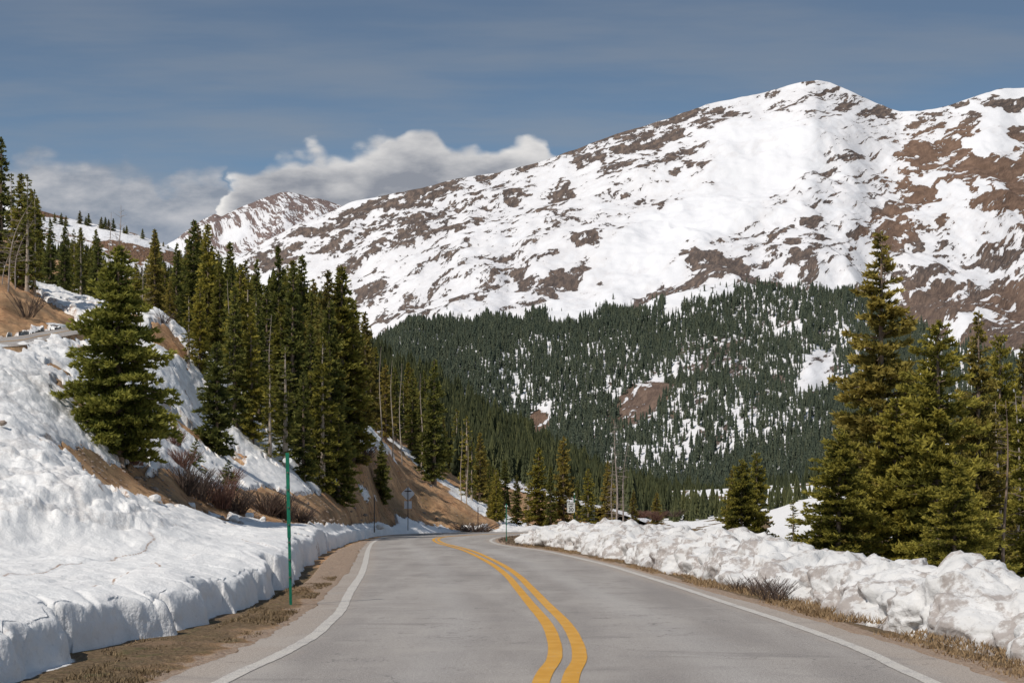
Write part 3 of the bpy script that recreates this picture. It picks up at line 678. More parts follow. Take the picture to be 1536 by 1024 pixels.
for i, (px, py, d, r, lab) in enumerate(CH):
    x, y, z = P(px, py, d); s = r/F*d
    o = obj('snow_chunk', chunks[i % 4]); o.location = (x, y, z-s*.15); o.scale = (s*R_.uniform(.9, 1.3), s, s*R_.uniform(.9, 1.25)); o.rotation_euler = (0, 0, R_.uniform(0, 6))
    tag(o, lab, 'snow block', 'snow blocks lying on the banks')
o = obj('snow_ridge', chunks[2]); o.location = P(85, 492, 68); o.scale = (1.1, 1.0, .38); o.rotation_euler = (0, 0, .4); tag(o, 'long mound of snow along the inner side of the upper road', 'snowbank')
rocks = [lump_mesh('rock', s, M_rock, .75, 3, .35, False) for s in (21, 22, 23)]
RK = [(205, 718, 47, 6, 'pale boulder in the bare soil strip below the big spruce'), (233, 734, 45, 7, 'flat pale boulder near the snow edge in the soil strip'), (636, 769, 112, 3, 'pale stone on the cutting right of the diamond sign'), (655, 777, 111, 2.6, 'pale stone low on the cutting by the snow'),
      (548, 772, 92, 3, 'stone on the bare cutting left of the thin post'), (4, 634, 37.5, 7, 'brown rock poking from the snow at the left edge'), (12, 742, 30, 5, 'brown stick-like stone in the heap at the left edge')]
for i, (px, py, d, r, lab) in enumerate(RK):
    d = hit(px, py, d); s = r/F*d; o = obj('rock', rocks[i % 3]); o.location = P(px, py, d); o.scale = (s*1.3, s, s*.8); o.rotation_euler = (0, 0, i*1.7)
    tag(o, lab, 'rock', 'stones on the left slope')
# scree: small stones nobody could count
sv, sq_ = [], []; base = lump_mesh('stone', 30, M_rock, .7, 1, .3, False)
bv = np.array([v.co for v in base.vertices]); bt = np.array([p.vertices for p in base.polygons]); cnt = 0
gx = []
while len(gx) < 1100:
    px = R_.uniform(100, 750); py = R_.uniform(650, 795)
    m = polysd(np.array([px]), np.array([py]), SOIL[0])[0]
    if m < 2: continue
    # march the ray to the ground field
    ds = np.linspace(38, 160, 160); zz = rbf_eval(FL, (px-CX)/F*ds, ds); rz = HC+(YH-py)/F*ds
    k = np.argmax(zz > rz)
    if k == 0: continue
    gx.append(((px-CX)/F*ds[k], ds[k], zz[k]))
for i, g in enumerate(gx):
    s = R_.uniform(.02, .06)*(2.2 if R_.random() < .05 else 1); sv.append(bv*s*np.array([1.1, 1, 1.])+np.array(g)+np.array([0, 0, s*.3])); sq_.append(bt+i*len(bv))
tag(obj('scree', mesh_np('scree', np.concatenate(sv), None, M_rock, False, tris=np.concatenate(sq_))), 'loose small stones scattered over the bare brown cutting', 'stones', kind='stuff')

# ------------------------------------------------------------------ layered mountains
def patch(name, cols, rows, nu, nv, mat, extra, relief=0, relsc=100, seed=0, back=None, flatends=True):
    """cols: px stations; rows: list of (py list, distance list) from foot to ridge; returns sampler"""
    px = np.linspace(cols[0], cols[-1], nu)
    PY = np.array([np.interp(px, cols, r[0]) for r in rows]); DD = np.array([np.interp(px, cols, r[1]) for r in rows])   # nr x nu
    kn = max(3, int(nu*.03)); kr = np.hanning(2*kn+3)[1:-1]; kr /= kr.sum()
    smo = lambda a: np.convolve(np.pad(a, len(kr)//2, mode='edge'), kr, 'valid')
    for r in range(len(rows)-1): PY[r] = smo(PY[r]); DD[r] = smo(DD[r])
    wob = fbm(px/130, px*0+seed, o=3, s=seed)*.05                       # spurs and bays so the face is not one plane
    for r in range(1, len(rows)): DD[r] = DD[r]*(1+wob*(1 if r < len(rows)-1 else .5))
    t = np.linspace(0, len(rows)-1, nv)
    i = np.clip(t.astype(int), 0, len(rows)-2); f = (t-i)
    py = PY[i].T*(1-f)+PY[i+1].T*f; dd = DD[i].T*(1-f)+DD[i+1].T*f      # nu x nv
    pxx = np.repeat(px[:, None], nv, 1)
    x = (pxx-CX)/F*dd; z = HC+(YH-py)/F*dd
    env = np.sin(np.clip(t/(len(rows)-1), 0, 1)*math.pi)[None]**.5 if flatends else 1
    w = fbm(x/relsc, dd/relsc, o=6, s=seed); rid = -np.abs(fbm(x/relsc*1.7+3, dd/relsc*.6, o=5, s=seed+3))
    env2 = .25+.75*env
    z = z+relief*(w+.9*rid+.25)*env2
    # crags on the skyline
    crag = fbm(x/(relsc*.22), dd/(relsc*.22), o=4, s=seed+8)*relief*.09; z = z+crag
    pyo = YH-(z-HC)/dd*F
    # back side
    bx, bd, bz, bp = [x], [dd], [z], [py]
    for k in range(1, 6):
        dk = dd[:, -1:]*(1+.05*k); zk = z[:, -1:]-dd[:, -1:]*(.03*k+.012*k*k); bx.append((pxx[:, -1:]-CX)/F*dk); bd.append(dk); bz.append(zk); bp.append(py[:, -1:]*0+py[:, -1:])
    X = np.concatenate(bx, 1); D = np.concatenate(bd, 1); Z = np.concatenate(bz, 1); PYY = np.concatenate(bp, 1); PXX = (np.repeat(px[:, None], X.shape[1], 1))
    at = extra(PXX, PYY, D)
    me = mesh_np(name, np.stack([X, D, Z], -1), gridq(*X.shape), mat, attrs=at, uv=np.stack([PXX.ravel()/1536, (YH-PYY.ravel())/1536], 1))
    o = tag(obj(name, me), kind='structure')
    def samp(pxq, tq):
        """surface point at column px and height fraction tq(0..1)"""
        ci = np.clip((pxq-cols[0])/(cols[-1]-cols[0])*(nu-1), 0, nu-1.001); ri = np.clip(tq*(nv-1), 0, nv-1.001)
        a = ci.astype(int); b = ri.astype(int); fa = ci-a; fb = ri-b
        g = lambda A: (A[a, b]*(1-fa)*(1-fb)+A[a+1, b]*fa*(1-fb)+A[a, b+1]*(1-fa)*fb+A[a+1, b+1]*fa*fb)
        return g(x), g(dd), g(z), g(py)
    return o, samp
def ell(px, py, L):
    W = np.zeros(px.shape)
    for cx, cy, rx, ry, a, w in L:
        a = math.radians(a); dx = px-cx; dy = -(py-cy)
        u = (dx*math.cos(a)+dy*math.sin(a))/rx; v = (-dx*math.sin(a)+dy*math.cos(a))/ry
        r = np.sqrt(u*u+v*v); k = sstep(1.25, .75, r)
        W = np.where(k > 0, W*(1-k)+w*k if w < .5 else np.maximum(W, w*k), W)
    return W
RIDGE = [(-400, 560), (-100, 520), (150, 470), (300, 425), (360, 388), (400, 362), (440, 342), (480, 326), (520, 309), (560, 299), (580, 295), (640, 282), (700, 267), (760, 254), (820, 239), (860, 227), (900, 212), (940, 199), (1000, 181), (1060, 157), (1100, 147), (1160, 133), (1200, 123), (1225, 118), (1245, 122), (1280, 140), (1320, 158), (1350, 170), (1380, 170), (1420, 160), (1460, 147), (1500, 135), (1536, 134), (1600, 140), (1800, 175), (2300, 230)]
MC = np.array([r[0] for r in RIDGE], float); MR = np.array([r[1] for r in RIDGE], float)
tree_line = np.interp(MC, [-400, 300, 500, 560, 640, 760, 860, 900, 940, 1000, 1030, 1060, 1100, 1160, 1250, 1300, 1400, 1536, 2300], [660, 580, 535, 515, 502, 497, 490, 478, 462, 470, 490, 474, 462, 464, 460, 470, 512, 522, 490])
foot = np.full(len(MC), 766.)
mid = tree_line*.5+MR*.5+8
MROCK = [(740, 390, 310, 110, 22, .50), (430, 365, 90, 40, 32, .60), (415, 385, 50, 10, 40, .85), (455, 350, 30, 14, 50, .8), (1320, 400, 340, 85, 0, .52), (1330, 240, 140, 70, 20, .52), (640, 335, 200, 48, 21, .60), (1180, 165, 190, 36, 0, .50), (700, 272, 230, 12, 14, .66),
         (540, 318, 55, 13, 22, .95), (610, 300, 55, 10, 18, .88), (655, 292, 30, 9, 15, .9), (500, 345, 40, 14, 30, .85), (560, 345, 60, 10, 28, .72), (730, 270, 30, 7, 12, .9), (640, 325, 60, 9, 24, .74),
         (770, 292, 22, 9, 20, .95), (840, 275, 16, 11, 0, .95), (720, 340, 60, 9, 25, .72), (620, 380, 60, 9, 28, .72), (560, 430, 40, 10, 22, .72), (740, 418, 60, 9, 20, .78), (810, 430, 48, 13, 17, .98), (860, 420, 26, 12, 15, .8),
         (880, 376, 20, 7, 0, 1.), (700, 455, 60, 8, 12, .7), (600, 465, 30, 9, 10, .85), (560, 465, 30, 8, 20, .8), (620, 345, 24, 9, 22, .85), (790, 330, 40, 8, 20, .7), (910, 300, 50, 7, 3, .62), (1010, 295, 40, 8, 20, .8), (930, 395, 40, 8, 20, .6),
         (940, 212, 100, 30, 14, .78), (985, 195, 55, 22, 10, .78), (1010, 240, 60, 22, 25, .66), (960, 250, 70, 14, 15, .7), (900, 232, 55, 12, 14, .8), (1100, 172, 22, 8, 0, .9), (1060, 180, 40, 18, 20, .70), (1050, 165, 50, 10, 20, .66), (1240, 138, 55, 9, -8, .66), (1225, 119, 28, 4, 0, .95), (1270, 150, 60, 12, -12, .60), (1340, 172, 60, 6, -8, .8),
         (1090, 260, 60, 34, 20, .44), (1180, 175, 30, 10, 30, .5),
         (1150, 250, 75, 60, 30, .05), (1040, 330, 150, 42, 28, .02), (930, 445, 90, 20, 22, .12), (880, 470, 80, 14, 15, .1), (1200, 270, 60, 60, 50, .12), (1020, 300, 20, 8, 20, .45),
         (1200, 300, 70, 12, 20, .55), (1260, 250, 80, 8, 20, .62), (1160, 355, 26, 8, 10, .9), (1220, 335, 22, 8, 0, .85), (1130, 355, 70, 5, 8, .72), (1260, 290, 50, 7, 25, .64),
         (1080, 400, 62, 20, -10, .93), (1040, 425, 50, 12, 5, .85), (1130, 425, 45, 12, -8, .88), (1000, 430, 55, 10, 20, .78), (1205, 400, 16, 22, 10, 1.), (1190, 370, 12, 8, 0, .9), (1225, 372, 12, 9, 0, .9), (1270, 381, 21, 9, 0, 1.), (1170, 445, 90, 6, 0, .65),
         (1440, 262, 100, 44, -18, 1.1), (1510, 290, 60, 50, 0, 1.1), (1380, 290, 62, 22, 35, 1.05), (1420, 215, 66, 16, 42, 1.0), (1400, 178, 60, 10, 30, .8), (1350, 305, 46, 17, 35, .95), (1505, 162, 45, 10, -12, .95), (1525, 205, 22, 14, -20, .9), (1470, 140, 30, 6, 15, .7), (1600, 300, 90, 110, 0, .9),
         (1335, 350, 36, 14, 32, 1.05), (1298, 345, 28, 9, 30, .95), (1415, 330, 10, 8, 0, .9), (1370, 355, 14, 6, 30, .9), (1425, 355, 24, 5, -5, .8), (1475, 310, 60, 14, -20, 1.05), (1425, 370, 30, 7, 0, .8), (1370, 395, 60, 12, 8, .88),
         (1420, 430, 66, 30, 5, 1.05), (1380, 455, 70, 26, 0, 1.05), (1515, 440, 44, 26, 0, 1.0), (1480, 405, 50, 13, -5, .85), (1500, 373, 55, 8, -8, .95), (1300, 430, 40, 8, 10, .85), (1500, 500, 80, 26, 0, 1.0), (1540, 480, 60, 30, 0, .9), (1600, 420, 60, 60, 0, .8),
         (1435, 295, 11, 28, 80, -.2), (1400, 268, 24, 12, 0, .3), (1480, 290, 9, 20, 0, .1), (1505, 295, 8, 15, 0, .2), (1475, 220, 16, 20, 70, -.3)]
MWARM = [(1440, 265, 130, 80, -10, .9), (1335, 345, 60, 30, 30, .8), (1510, 280, 90, 80, 0, .9), (1400, 440, 90, 40, 0, .35), (1515, 440, 60, 40, 0, .55), (960, 615, 60, 40, 0, .5), (1500, 500, 80, 26, 0, .35), (810, 625, 20, 20, 0, .8)]
def mt_attr(px, py, d):
    qx = px+fbm(px/22, py/12, o=5, s=101)*26; qy = py+fbm(px/22+9, py/12, o=5, s=103)*15
    W = np.minimum(ell(qx, qy, MROCK), .88)
    tl = np.interp(px, MC, tree_line)
    f = sstep(-5, 25, py-tl)
    forest = .45+.1*fbm(px/60, py/60, o=3, s=5)
    Wf = np.maximum(forest*f, ell(px, py, [(960, 612, 55, 26, 20, .95), (810, 625, 17, 14, 0, 1.), (1165, 600, 14, 12, 0, .9), (1230, 585, 12, 20, -40, .2), (1050, 560, 90, 40, 0, .66)])*f)
    W = W*(1-f)+Wf
    return {'rock': W, 'warm': ell(px, py, MWARM)*.62}
M_mtn = mat_mountain('mountain_snow_and_rock', [(.120, .090, .074), (.225, .165, .130), (.075, .062, .058)], 0)
mt, samp_mt = patch('mountain', MC, [(foot, np.full(len(MC), 850.)), (tree_line, np.full(len(MC), 1600.)), (mid, np.full(len(MC), 2250.)), (MR, np.full(len(MC), 3000.))], 1150, 560, M_mtn, mt_attr, 36, 300, 5)

# far peak on the left
FPC = np.array([(-300, 420), (100, 400), (230, 380), (262, 360), (280, 346), (300, 332), (322, 321), (332, 325), (350, 317), (380, 305), (400, 295), (422, 289), (436, 289), (460, 294), (480, 299), (500, 306), (520, 313), (600, 330), (800, 380)], float)
def fp_attr(px, py, d):
    W = ell(px, py, [(400, 335, 170, 60, 0, .66), (325, 332, 22, 13, 30, .95), (290, 345, 25, 14, 30, .85), (470, 305, 45, 8, -8, .8), (400, 305, 40, 12, 25, .8), (440, 320, 30, 14, -20, .7), (350, 352, 22, 7, 20, .1), (450, 345, 40, 12, 20, .55)])
    return {'rock': W, 'warm': 0*W+.15}
M_fp = mat_mountain('far_peak_snow_and_rock', [(.19, .135, .125), (.28, .21, .19), (.14, .11, .11)], 4, -.9, 2.0)
patch('far_peak', FPC[:, 0], [(FPC[:, 1]*0+520, FPC[:, 1]*0+3800.), (FPC[:, 1]*.35+430*.65, FPC[:, 1]*0+4600), (FPC[:, 1], FPC[:, 1]*0+5600.)], 560, 160, M_fp, fp_attr, 55, 420, 15)

# bare hill above the trees on the left
HCc = np.array([(-700, 250), (-100, 300), (40, 312), (60, 316), (100, 327), (150, 338), (200, 350), (250, 368), (280, 385), (310, 405), (360, 440), (420, 470), (500, 500)], float)
def hl_attr(px, py, d):
    W = ell(px, py, [(150, 380, 260, 60, 0, .5), (55, 326, 50, 14, 0, 1.1), (110, 342, 60, 9, -12, .15), (180, 357, 60, 8, -15, .1), (240, 372, 30, 4, -25, .25), (215, 385, 60, 14, -12, 1.), (160, 368, 30, 7, 0, .8), (240, 405, 26, 13, -20, .0), (190, 400, 26, 10, -20, .2), (175, 395, 12, 9, 0, .2), (262, 388, 18, 9, -30, .9), (275, 400, 20, 8, -35, .6)])
    return {'rock': W, 'warm': 0*W+.85}
M_hill = mat_mountain('hill_soil_and_snow', [(.20, .13, .09), (.30, .20, .14), (.15, .10, .075)], 9, -.25, 2.0)
_, samp_hill = patch('hill', HCc[:, 0], [(HCc[:, 1]*0+520, HCc[:, 1]*0+430.), (HCc[:, 1], HCc[:, 1]*0+760.)], 420, 120, M_hill, hl_attr, 3, 60, 25)

# wooded spur between the road and the far forest
SPc = np.array([(150, 380), (300, 425), (430, 470), (540, 520), (600, 552), (660, 585), (720, 620), (780, 655), (840, 690), (900, 720), (950, 740), (1000, 748), (1060, 752), (1130, 752), (1200, 752), (1280, 752)], float)
def sp_attr(px, py, d): return {'rock': .50+0*px, 'warm': 0*px+.4}
_, samp_spur = patch('wooded_spur', SPc[:, 0], [(np.interp(SPc[:, 0], [150, 600, 940, 1000, 1280], [560, 700, 772, 800, 800]), SPc[:, 1]*0+380.), (SPc[:, 1], SPc[:, 1]*0+640.)], 300, 100, M_hill, sp_attr, 3, 70, 35)
# foot ridge at the right: low wooded rise
RGc = np.array([(1080, 765), (1140, 748), (1200, 728), (1260, 712), (1330, 690), (1420, 660), (1536, 620), (1800, 560), (2300, 520)], float)
_, samp_rise = patch('wooded_rise', RGc[:, 0], [(RGc[:, 0]*0+795, RGc[:, 1]*0+380.), (RGc[:, 1], RGc[:, 1]*0+620.)], 260, 60, M_hill, sp_attr, 3, 70, 45)

# ------------------------------------------------------------------ conifers
def conifer(seed, H, Rr, nb=190, base=.08, tuft=.22, tufts=9., per=3, droop=.25, taper=.9, gap=.12, lean=0, lop=0., prof=None, wid=.20):
    r = np.random.default_rng(seed)
    zs = base+(1-base)*(np.arange(nb)+r.uniform(0, 1, nb))/nb
    zs = np.sort(zs)
    f = (1-zs)/(1-base)
    L = Rr*(f**taper*.93+.05)*np.minimum(1, .62+(zs-base)/(.20+.001)*.5)
    # clumpy outline: groups of branches longer or shorter
    grp = np.floor(zs*H/ (H*.055)); az = r.uniform(0, 2*math.pi, nb)
    L *= 1+.22*np.sin(az*2+grp*2.4)+r.normal(0, .13, nb)+.15*vnoise(zs*14, az*1.3, s=seed)
    L *= 1+lop*np.cos(az)
    keepb = r.uniform(0, 1, nb) > gap; zs = zs[keepb]; L = np.maximum(L[keepb], .06*Rr); az = az[keepb]; f = f[keepb]
    V = []; S = []; twigs = []
    for z, l, a, ff in zip(zs, L, az, f):
        n = max(3, int(l*tufts)); s = (np.arange(n)+r.uniform(0, 1, n))/n; s = .12+.88*s
        el0 = .45*(1-ff)**2+.05; 
        out = s*l; zz = z*H+out*math.tan(el0)*.6-droop*l*(s**1.6)*(ff**.6)+.10*l*np.maximum(s-.75, 0)*2
        side = r.normal(0, .16, n)*l*(1-.55*s)
        cx = np.cos(a)*out-np.sin(a)*side; cy = np.sin(a)*out+np.cos(a)*side
        c = np.stack([cx, cy, zz+r.normal(0, .03, n)*l], 1)
        c = np.repeat(c, per, 0); m = len(c); sr = np.repeat(s, per)
        d = np.stack([np.cos(a)*.8+r.normal(0, .62, m), np.sin(a)*.8+r.normal(0, .62, m), .18+r.normal(0, .33, m)], 1)
        d /= np.linalg.norm(d, axis=1)[:, None]
        q = r.normal(size=(m, 3)); q[:, 2] *= .6; w = np.cross(d, q); w /= np.linalg.norm(w, axis=1)[:, None]
        ln = tuft*r.uniform(.7, 1.35, m)*(.55+.45*min(1, ff*3+.25)); wd = ln*wid*r.uniform(.7, 1.2, m)
        p0 = c-d*ln[:, None]*.25; p2 = c+d*ln[:, None]; pm = c+d*(ln*.35)[:, None]; 
        dr = np.array([0, 0, -1.])*(ln*.12)[:, None]
        V.append(np.stack([p0, pm-w*wd[:, None]+dr, p2, pm+w*wd[:, None]+dr], 1))
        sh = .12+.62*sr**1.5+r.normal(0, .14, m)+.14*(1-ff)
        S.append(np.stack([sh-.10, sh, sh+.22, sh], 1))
        if r.uniform() < .75: twigs.append((np.array([[0, 0, z*H], [math.cos(a)*l*.5, math.sin(a)*l*.5, z*H+l*.5*math.tan(el0)*.6-droop*l*.33*ff**.6], [math.cos(a)*l*.85, math.sin(a)*l*.85, z*H+l*.85*math.tan(el0)*.6-droop*l*.77*ff**.6]]), np.array([.030, .02, .008])*H/11))
    # leader
    m = 26; zz = H*(.955+.05*np.linspace(0, 1, m)); d = np.stack([r.normal(0, .5, m), r.normal(0, .5, m), np.ones(m)*.9], 1); d /= np.linalg.norm(d, axis=1)[:, None]
    c = np.stack([0*zz, 0*zz, zz], 1); w = np.cross(d, r.normal(size=(m, 3))); w /= np.linalg.norm(w, axis=1)[:, None]; ln = tuft*.55
    V.append(np.stack([c-d*ln*.3, c+d*ln*.3-w*ln*.3, c+d*ln, c+d*ln*.3+w*ln*.3], 1)); S.append(np.full((m, 4), .5))
    V = np.concatenate(V); S = np.clip(np.concatenate(S), 0, 1)
    lx = lean*(V[..., 2]/H)**1.3; V[..., 0] += lx
    n = len(V); q = np.arange(n*4).reshape(-1, 4)
    tz = np.linspace(-.25, 1., 12); rad = (.021*H)*(1-tz*.93)*np.where(tz < .03, 1.25, 1); pts = np.stack([lean*np.maximum(tz, 0)**1.3+.012*H*np.sin(tz*5+seed)*(tz > 0)*.3, 0*tz, tz*H], 1)
    tv, tq = tubes([(pts, rad)]+[(p+np.array([lean*(p[0, 2]/H)**1.3, 0, 0]), w) for p, w in twigs], 6)
    return V.reshape(-1, 3), q, S.ravel(), tv, tq
def snag(seed, H, nbr=46, br=1.0, curve=.0, up=.1, rd=.011):
    r = np.random.default_rng(seed); tz = np.linspace(-.15, 1, 14)
    cv = lambda t: np.array([curve*np.maximum(t, 0)**2*H, .0*t, t*H]) 
    pts = np.array([cv(t) for t in tz]); pts[:, 0] += .012*H*np.sin(tz*6+seed)
    trunk = [(pts, rd*H*(1-.88*np.clip(tz, 0, 1)))]
    brs = []
    for k in range(nbr):
        z = r.uniform(.15, .99); a = r.uniform(0, 6.28); l = br*r.uniform(.25, 1)*(1.05-z*.75); b = cv(z)+np.array([.012*H*math.sin(z*6+seed), 0, 0]); s = np.linspace(0, 1, 5)
        e = up+r.normal(0, .18)
        p = b+np.stack([np.cos(a)*s*l+.05*l*np.sin(s*5+k), np.sin(a)*s*l, s*l*e-.35*l*s*s+.2*l*s**3], 1); brs.append((p, .011*(1-.8*s)*H/9+.003))
        if l > .5*br and r.uniform() < .8:
            for _ in range(3):
                i = r.integers(1, 4); a2 = a+r.uniform(-1, 1); p2 = p[i]+np.stack([np.cos(a2)*s*l*.35, np.sin(a2)*s*l*.35, s*l*.1*r.normal()], 1); brs.append((p2, .006*(1-.8*s)+.002))
    return tubes(trunk, 7), tubes(brs, 4)

def proto(seed, fol, bark, **k):
    v, q, s, tv, tq = conifer(seed, **k)
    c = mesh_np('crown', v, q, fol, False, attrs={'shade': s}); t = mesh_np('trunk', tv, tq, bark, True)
    return c, t, k['H']
def plant(name, pr, x, y, z, H, wide=1., rz=None, label='', group=None, cat='tree'):
    rz = R_.uniform(0, 6.28) if rz is None else rz; s = H/pr[2]
    e = empty(name, (x, y, z), rz, (s*wide, s*wide, s)); tag(e, label, cat, group)
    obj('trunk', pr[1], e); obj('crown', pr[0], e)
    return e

SP = []   # shared prototypes
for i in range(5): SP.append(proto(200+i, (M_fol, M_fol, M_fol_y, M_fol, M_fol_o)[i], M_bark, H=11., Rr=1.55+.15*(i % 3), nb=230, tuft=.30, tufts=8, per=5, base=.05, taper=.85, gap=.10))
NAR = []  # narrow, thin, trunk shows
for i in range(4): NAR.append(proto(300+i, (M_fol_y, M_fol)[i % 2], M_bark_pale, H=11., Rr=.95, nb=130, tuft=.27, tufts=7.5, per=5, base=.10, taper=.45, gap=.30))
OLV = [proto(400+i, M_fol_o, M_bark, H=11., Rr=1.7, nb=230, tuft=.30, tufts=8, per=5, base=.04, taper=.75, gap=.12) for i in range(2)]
def gxyz(px, d):
    x = (px-CX)/F*d; return x, d, ground_z(x, d)

# --- hero trees on the left
def by_px(name, pr, px, pyb, pyt, d, wide=1., label='', group=None, sink=.25, rz=None):
    d = hit(px, pyb, d); x, y, z = P(px, pyb, d); H = (pyb-pyt)/F*d+sink
    return plant(name, pr, x, y, z-sink, H, wide, rz, label, group)
big = proto(900, mat_foliage('big_spruce_needles', (.042, .056, .018), (.16, .18, .038), (.44, .41, .085)), M_bark, H=8., Rr=2.05, nb=340, tuft=.18, tufts=16, per=10, base=.05, taper=.62, gap=.10, droop=.22, wid=.20)
by_px('spruce_tree', big, 178, 690, 372, 49, 1.0, 'big full dark green spruce standing in the snow above the bare soil strip', rz=.6)
med = proto(901, M_fol, M_bark, H=6., Rr=1.25, nb=230, tuft=.20, tufts=14, per=6, base=.03, taper=.7, gap=.10)
by_px('spruce_tree', med, 325, 680, 515, 68, 1.0, 'spruce on the open snow slope to the right of the big full spruce')
small = proto(902, M_fol, M_bark, H=1.8, Rr=.5, nb=90, tuft=.10, tufts=26, per=3, base=.03, taper=.8)
by_px('spruce_sapling', small, 294, 704, 658, 58, 1., 'tiny spruce sapling among the willow brush below the slope tree')
by_px('spruce_sapling', small, 343, 730, 690, 60, 1.1, 'tiny leaning spruce sapling in the willow brush right of the other sapling')
by_px('spruce_tree', med, 572, 752, 662, 104, .8, 'small dark spruce standing on the brown cutting left of the diamond sign')
midt = proto(903, M_fol_y, M_bark_pale, H=11., Rr=1.6, nb=230, tuft=.26, tufts=10, per=6, base=.03, taper=.75, gap=.22)
by_px('spruce_tree', midt, 484, 738, 505, 84, .95, 'yellow-green spruce with a pale trunk low on the left slope beside the bare soil')
by_px('spruce_tree', med, 508, 754, 618, 84, 1.1, 'short bushy spruce at the foot of the slope next to the yellow-green spruce')
by_px('spruce_tree', SP[1], 651, 724, 540, 122, 1., 'tall dark spruce on the crest of the brown cutting right of the diamond sign')
by_px('spruce_tree', NAR[0], 405, 690, 560, 88, 1.3, 'light green young spruce above the snow at the slope foot')
by_px('spruce_tree', SP[2], 512, 690, 402, 112, 1.1, 'broad tall spruce at the right end of the left slope crowd')
by_px('spruce_tree', OLV[0], 492, 680, 408, 115, .8, 'olive brown spruce just left of the broad tall spruce')
for k, (px, b_, t_, d, pr, w, lab) in enumerate([(352, 640, 432, 92, SP[3], .9, 'tall spruce standing at the upper edge of the open snow slope'), (377, 660, 470, 90, SP[2], .9, 'yellowish spruce at the right edge of the open snow slope'), (428, 704, 520, 90, NAR[1], 1.3, 'slim spruce low at the slope foot behind the near green marker pole'),
        (455, 722, 560, 88, SP[0], .95, 'dark spruce at the slope foot just left of the yellow-green one'), (300, 560, 425, 92, SP[2], .9, 'spruce at the top of the open snow slope'), (283, 548, 440, 92, NAR[0], 1.2, 'slim light green spruce at the top of the open snow slope'), (530, 700, 470, 108, OLV[1], .9, 'brownish spruce at the right end of the left crowd')]):
    by_px('spruce_tree', pr, px, b_, t_, d, w, lab)
# bare snags
def plant_snag(px, pyb, pyt, d, seed, label, n=46, br=1.0, curve=0., mat=M_dead, up=.1, group='dead bare trees'):
    d = hit(px, pyb, d); x, y, z = P(px, pyb, d); z -= .3; H = (pyb-pyt)/F*d+.3; (tv, tq), (bv_, bq) = snag(seed, H, n, br, curve, up, .0075 if mat is M_bark_pale else .011)
    e = tag(obj('dead_tree', mesh_np('dead_tree', np.concatenate([tv, bv_]), np.concatenate([tq, bq+len(tv)]), mat)), label, 'dead tree', group); e.location = (x, y, z)
plant_snag(406, 640, 472, 83, 1, 'bare grey snag with side branches in front of the dark left slope trees', 60, 1.1)
plant_snag(165, 460, 318, 80, 2, 'bare snag whose thin forked top stands against the sky above the big spruce', 30, 1.0)
plant_snag(176, 460, 308, 82, 3, 'bare snag with upswept twigs rising just right of the thin forked one', 34, 1.3, .03, up=.8)
plant_snag(212, 500, 395, 70, 4, 'dead tangled tree with curling limbs right of the big spruce', 44, 1.3, .02)
plant_snag(500, 742, 620, 83, 5, 'slanting dead pole among the yellow-green trees at the slope foot', 10, .4, -.12)
for k, (px, b_, t_) in enumerate([(12, 410, 300), (22, 410, 330), (4, 425, 350)]):
    plant_snag(px, b_, t_, 66, 20+k, ['bare dead trunk among the trees at the top left corner', 'bare twisted trunk second from the left edge', 'bare bent trunk at the left edge over the brown cutting'][k], 26, 1.5, .3, up=.3)

# --- the crowd on the left slope
SIL = [(-60, 230), (0, 208), (20, 258), (35, 262), (55, 285), (64, 345), (100, 338), (140, 345), (175, 380), (215, 400), (232, 344), (250, 375), (275, 370), (290, 330), (312, 337), (330, 375), (345, 364), (368, 395), (385, 385), (400, 395), (418, 370), (435, 395), (452, 385), (470, 420), (492, 405), (512, 400), (535, 440), (560, 505), (600, 512), (640, 535), (665, 570), (700, 600), (740, 680), (770, 720)]
sx = [a for a, _ in SIL]; sy = [b for _, b in SIL]
NOBASE = SOIL[:1]+SOIL[2:3]+[[(-200, 520), (110, 480), (240, 460), (330, 560), (380, 640), (440, 700), (470, 745), (470, 1100), (-200, 1100)]]
tops = [(2, 208, 88), (17, 262, 86), (32, 262, 84), (41, 264, 83), (52, 286, 84), (76, 333, 110), (97, 336, 105), (121, 342, 115), (144, 345, 108), (232, 345, 100), (265, 366, 108), (290, 331, 100), (312, 338, 98), (345, 364, 102), (368, 392, 112), (385, 390, 110), (418, 371, 104), (440, 392, 108), (453, 384, 106), (470, 420, 112),
        (213, 402, 112), (190, 408, 112), (330, 400, 96), (300, 430, 94), (255, 420, 98), (400, 430, 100), (430, 450, 102), (455, 470, 104), (530, 450, 124), (548, 470, 130)]
PLACED = []
def crowd_tree(px, pyt, d, kind, lab, grp):
    x, y, z = gxyz(px, d); H = z*0+(HC+(YH-pyt)/F*d)-z
    pr = kind[0][kind[1]]
    plant('spruce_tree', pr, x, y, z-.2, H+.2, R_.uniform(.85, 1.1)*(min(1, 12/max(H, 6)) if H > 12 else 1), None, lab, grp); PLACED.append((px, d, H))
LABX = {}
tl_names = ['tallest spruce at the top left corner of the picture', 'second spruce from the left edge above the brown cutting', 'third spruce from the left edge above the brown cutting', 'fourth spruce from the left edge, thin topped', 'lone narrow spruce right of the top left clump']
for i, (px, pyt, d) in enumerate(tops):
    lab = tl_names[i] if i < 5 else 'dark spruce with a free top in the crowd on the left slope'
    crowd_tree(px, pyt, d, (SP, i % 5) if i not in (1, 3, 4) else (NAR, i % 4), lab, None if i < 5 else 'spruces of the left slope with free tops')
n = 0; tries = 0
